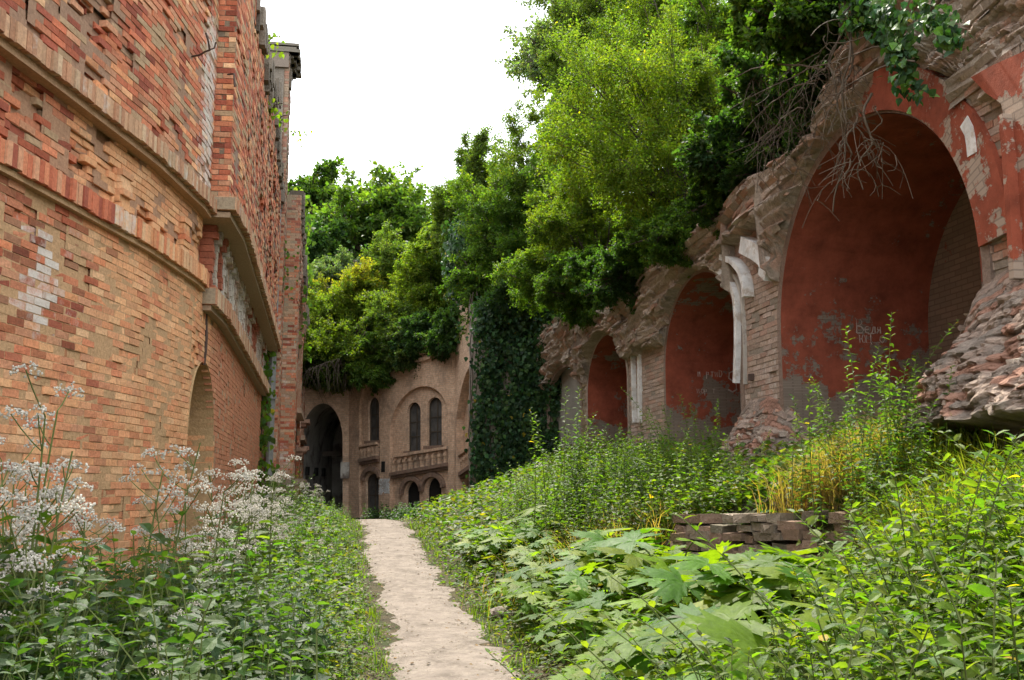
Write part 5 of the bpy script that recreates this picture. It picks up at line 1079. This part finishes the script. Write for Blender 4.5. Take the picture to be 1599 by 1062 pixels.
for (px, py, d) in ((1385, 545, 9.6), (1365, 560, 9.9), (1400, 590, 9.2), (1345, 590, 10.2), (1275, 595, 10.6), (1300, 610, 10.8), (1420, 620, 9.2), (1310, 650, 9.9), (1400, 650, 8.9), (1340, 660, 9.5), (1375, 690, 8.8), (875, 640, 15.5), (905, 640, 15.2), (1060, 620, 15), (1085, 640, 14.4), (1110, 640, 14), (1000, 660, 15.4), (950, 660, 15.6), (1040, 660, 14.6), (865, 690, 15.0), (920, 680, 14.8), (980, 690, 14.4), (1130, 670, 13.4), (1200, 690, 12.8), (1265, 690, 11.6), (1160, 680, 13), (900, 700, 14), (1010, 690, 14), (1070, 690, 13.4)):
    q = at(px, py, d); g = float(ground(q[0], q[1])); sp.append((q[0], q[1], max(.3, (q[2]-g)/1.45)))
place(H4, sp, lambda n: 'tall leafy goldenrod stalks in front of the great red vault' if n < 11 else 'tall leafy goldenrod stalks on the bank before the smaller vaults', 'goldenrod stalks on the bank')
H5 = [herb(s, 'bank_bush', (.7, 1.15), 12, 12, (.07, .12), GR, spread=.32, cat='bush') for s in (61, 62, 63)]
sp = []
for i in range(900):
    y = 11.5+r.random()*16; px = r.uniform(800, 1260); x = (px-800)/1600*y
    if x < float(pathc(y))+1.6 or x > float(Xf(y))-.4: continue
    wl = 2.0+(12.2-y)*.62
    if y < 13 and x < wl+.35: continue
    lim = 1.65-(np.interp(px, [760, 850, 900, 1050, 1150, 1260], [775, 725, 690, 690, 710, 735])-763)/1600*y-float(ground(x, y)); e_ = x-float(pathc(y))-.8; sp.append((x, y, min(1.6, max(.3, lim/1.0), .3+.3*e_)*r.uniform(.8, 1.05)))
    if len(sp) >= 95: break
place(H5, sp, lambda n: 'sunlit leafy bush on the bank between hogweed and casemates', 'leafy bushes on the bank')
sp = []
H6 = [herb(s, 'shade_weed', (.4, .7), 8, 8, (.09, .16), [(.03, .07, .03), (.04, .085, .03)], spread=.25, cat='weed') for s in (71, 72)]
for i in range(400):
    y = 24+r.random()*14; x = r.uniform(-6.5, .8); 
    if x < float(pathc(y))+.9 or x > np.interp(y, [31, 34, 38, 42], [.9, -1.6, -2.6, -6]): continue
    lim = 1.65-(786-763)/1600*y-float(ground(x, y)); sp.append((x, y, max(.3, lim/.62)*r.uniform(.6, 1.1)))
    if len(sp) >= 70: break
place(H6, sp, lambda n: 'dark leafy weed in the shade before the gorge building', 'weeds in the shade of the gorge building')
finish_protos()
# uncountable: low ground cover, grass, dry grass
def inpath(x, y, m=0.0): return np.abs(x-pathc(y)) < .62+m
n = 215000; yy = 2.2+(r.random(n)**1.9)*26; pxx = r.uniform(-260, 2100, n); xx = (pxx-800)/1600*yy
ok = (~inpath(xx, yy, -.08+.10*np.sin(yy*3.1)+.08*np.sin(yy*7.7)+r.normal(0, .08, n))) & (xx > LX(yy)+.15) & (xx < Xf(yy)-.1); xx, yy = xx[ok], yy[ok]; n = len(xx)
ed = np.abs(xx-pathc(yy))-.62; h = np.clip(ed*.45, 0, .38)*r.random(n)+.015; fr = (yy < 8.5) & (xx > -.14*yy-.25) & (xx < .035*yy+.25); h = np.where(fr, h*.3, h); wl_ = 2.0+(12.2-yy)*.62; h = np.where((yy > 8.8) & (yy < 13) & (xx < wl_+.2) & (xx > wl_-1.4), h*.2, h)
P = np.stack([xx, yy, ground(xx, yy)+h], -1); A = r.uniform(0, 6.28, n); D = np.stack([np.cos(A), np.sin(A), r.normal(0, .35, n)], -1); Nn = np.array([0, 0, 1])+r.normal(0, .4, (n, 3)); mb = MB()
scatter(mb, DIA*np.array([1, 1.15, 1]), DIAF, P, D, Nn, np.clip(.035+.09*ed, .03, .085)*r.uniform(.6, 1.3, n)*np.clip(yy/9, .8, 1.6), leafcol(r, [(.06, .11, .02), (.085, .13, .02), (.10, .145, .02), (.045, .09, .02), (.12, .12, .03)], n))
tag(mb.build('ground_cover', M['herb']), 'low leafy ground cover along both sides of the path', 'ground cover', kind='stuff')
def grass(name, label, X, Y, hr, pal, lean, matn='grass', w=.006):
    n = len(X); mb = MB(); A = r.uniform(0, 6.28, n); H = r.uniform(*hr, n); P0 = np.stack([X, Y, ground(X, Y)-.02], -1); d = np.stack([np.cos(A), np.sin(A), np.zeros(n)], -1); s = np.stack([-np.sin(A), np.cos(A), np.zeros(n)], -1); W_ = (w*(1+Y*.05))[:, None] if not np.isscalar(w) else (w*(1+Y*.06))[:, None]
    L = (H*lean*r.uniform(.3, 1.3, n))[:, None]; up = np.stack([np.zeros(n), np.zeros(n), H], -1); V = np.stack([P0-s*W_, P0+s*W_, P0+up*.6+d*L*.35+s*W_*.8, P0+up*.6+d*L*.35-s*W_*.8, P0+up*(1-.25*L/np.maximum(H[:, None], .01))+d*L], 1)
    C = np.repeat(np.hstack([leafcol(r, pal, n), np.zeros((n, 1))]), 5, axis=0); b = np.arange(n)[:, None]*5; mb.add(V.reshape(-1, 3), b+np.array([[0, 1, 2, 3]]), C); mb.f.setdefault(3, []).append(b+np.array([[3, 2, 4]])+mb.n-5*n)
    return tag(mb.build(name, M[matn]), label, 'grass', kind='stuff')
n = 16000; y = 3+r.random(n)**1.5*22; x = pathc(y)+np.where(r.random(n) < .5, -1, 1)*(.55+np.abs(r.normal(0, .5, n))); k = (x > LX(y)+.2) & (np.array([fbm(a*1.6, b*1.6, 5) for a, b in zip(x, y)]) > r.normal(.12, .12, len(x))) & ((y > 8.6) | (x < -.14*y-.25) | (x > .035*y+.25)); grass('grass', 'green grass along the edges of the path', x[k], y[k], (.05, .24), GR, .9, w=.003)
n = 9000; y = r.uniform(6.5, 11, n); pxx = np.clip(r.normal(1530, 90, n), 1390, 1720); x = (pxx-800)/1600*y; k = x < Xf(y)-.6; grass('tall_grass', 'tall green grass below the broken footing at the edge of the view', x[k], y[k], (.3, .75), [(.09, .14, .02), (.12, .16, .03), (.16, .16, .04)], .75, w=.005)
y = np.concatenate([r.uniform(9.0, 11.4, 7000), r.uniform(12.2, 14.5, 1600)]); pxx = np.concatenate([r.normal(1310, 62, 7000), r.normal(930, 60, 1600)]); x = (pxx-800)/1600*y; k = (x > 2.05+(12.15-y)*.633+.1) | (y > 12.3)
grass('dry_grass', 'straw-coloured dry grass on top of the retaining wall', x[k], y[k], (.25, .72), [(.31, .22, .115), (.26, .19, .10), (.36, .27, .15), (.20, .18, .06)], .8, w=.0028)
n = 5200; y = 4+r.random(n)**1.3*24; x = pathc(y)+r.choice([-1, 1], n)*np.abs(r.normal(.45, .22, n)); P = np.stack([x, y, zpath(y)+.038-.03*np.abs(x-pathc(y))], -1); mb = MB()
O = np.array([(1, .2, 0), (-1, -.1, .1), (.1, 1, 0), (-.2, -.8, 0), (0, 0, .55), (.1, 0, -.5)]); OF = [[(0, 2, 4), (2, 1, 4), (1, 3, 4), (3, 0, 4)]]
scatter(mb, O, OF, P, r.normal(0, 1, (n, 3))*np.array([1, 1, .1]), np.array([0, 0, 1])+r.normal(0, .2, (n, 3)), .004+.016*r.random(n)**5, np.array([(.24, .19, .14), (.34, .29, .23), (.16, .12, .08), (.2, .13, .07)])[r.integers(4, size=n)])
P2 = P[::9]+np.array([0, 0, .004]); m2 = len(P2); scatter(mb, DIA*np.array([1, 1.3, 1]), DIAF, P2, r.normal(0, 1, (m2, 3))*np.array([1, 1, .1]), np.array([0, 0, 1])+r.normal(0, .25, (m2, 3)), r.uniform(.02, .06, m2), np.array([(.16, .10, .05), (.24, .16, .08), (.09, .07, .04)])[r.integers(3, size=m2)])
tag(mb.build('gravel', M['rubble']), 'small stones, dry crumbs and fallen leaves scattered on the path', 'gravel', kind='stuff')
n = 9000; y = r.uniform(4.2, 9.5, n); pxx = r.uniform(880, 1680, n); x = (pxx-800)/1600*y; k = (x < Xf(y)-.8) & (x > .03*y+.45) & ((y < 6) | (pxx > 1390)) & (np.array([fbm(a*1.2, b*1.2, 15) for a, b in zip(x, y)]) > 0); grass('long_grass', 'long thin grass blades among the nettles on the sunny slope', x[k], y[k], (.25, .6), [(.09, .14, .02), (.12, .16, .03), (.2, .17, .05)], .8, w=.003)
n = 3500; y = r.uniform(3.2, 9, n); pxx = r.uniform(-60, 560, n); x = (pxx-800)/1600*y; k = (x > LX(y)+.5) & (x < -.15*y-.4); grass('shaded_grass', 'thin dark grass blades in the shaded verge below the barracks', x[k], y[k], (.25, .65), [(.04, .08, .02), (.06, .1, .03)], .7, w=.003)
# stones beside the path
for k_, (px, py, s, lab) in enumerate(((787, 972, .15, 'brown stone at the right edge of the path'), (752, 958, .07, 'small pale stone beside the brown stone at the path edge'), (690, 905, .06, 'broken brick lying on the path where it bends'), (820, 985, .06, 'pebble in the low weeds just past the brown stone'), (640, 868, .06, 'dark clod on the far stretch of the path'), (632, 893, .05, 'little stone in the middle of the path'))):
    d = 8.9*(1062-763)/(py-763)*.97; q = at(px, py, d); mb = MB(); V = []; nu, nv = 14, 9
    for i in range(nu):
        for j in range(nv):
            a = 2*math.pi*i/(nu-1); b = math.pi*j/(nv-1); v = np.array([math.cos(a)*math.sin(b), math.sin(a)*math.sin(b), .6*math.cos(b)]); V.append(np.array([q[0], q[1], float(ground(q[0], q[1]))+s*.25])+v*s*(1+.35*fbm(v[0]*1.5+k_*7, v[1]*1.5, v[2]*1.5)))
    mb.add(V, grid(nu, nv), (.2, .17, .14)); tag(mb.build('stone', M['stone'], smooth=False), lab, 'stone')
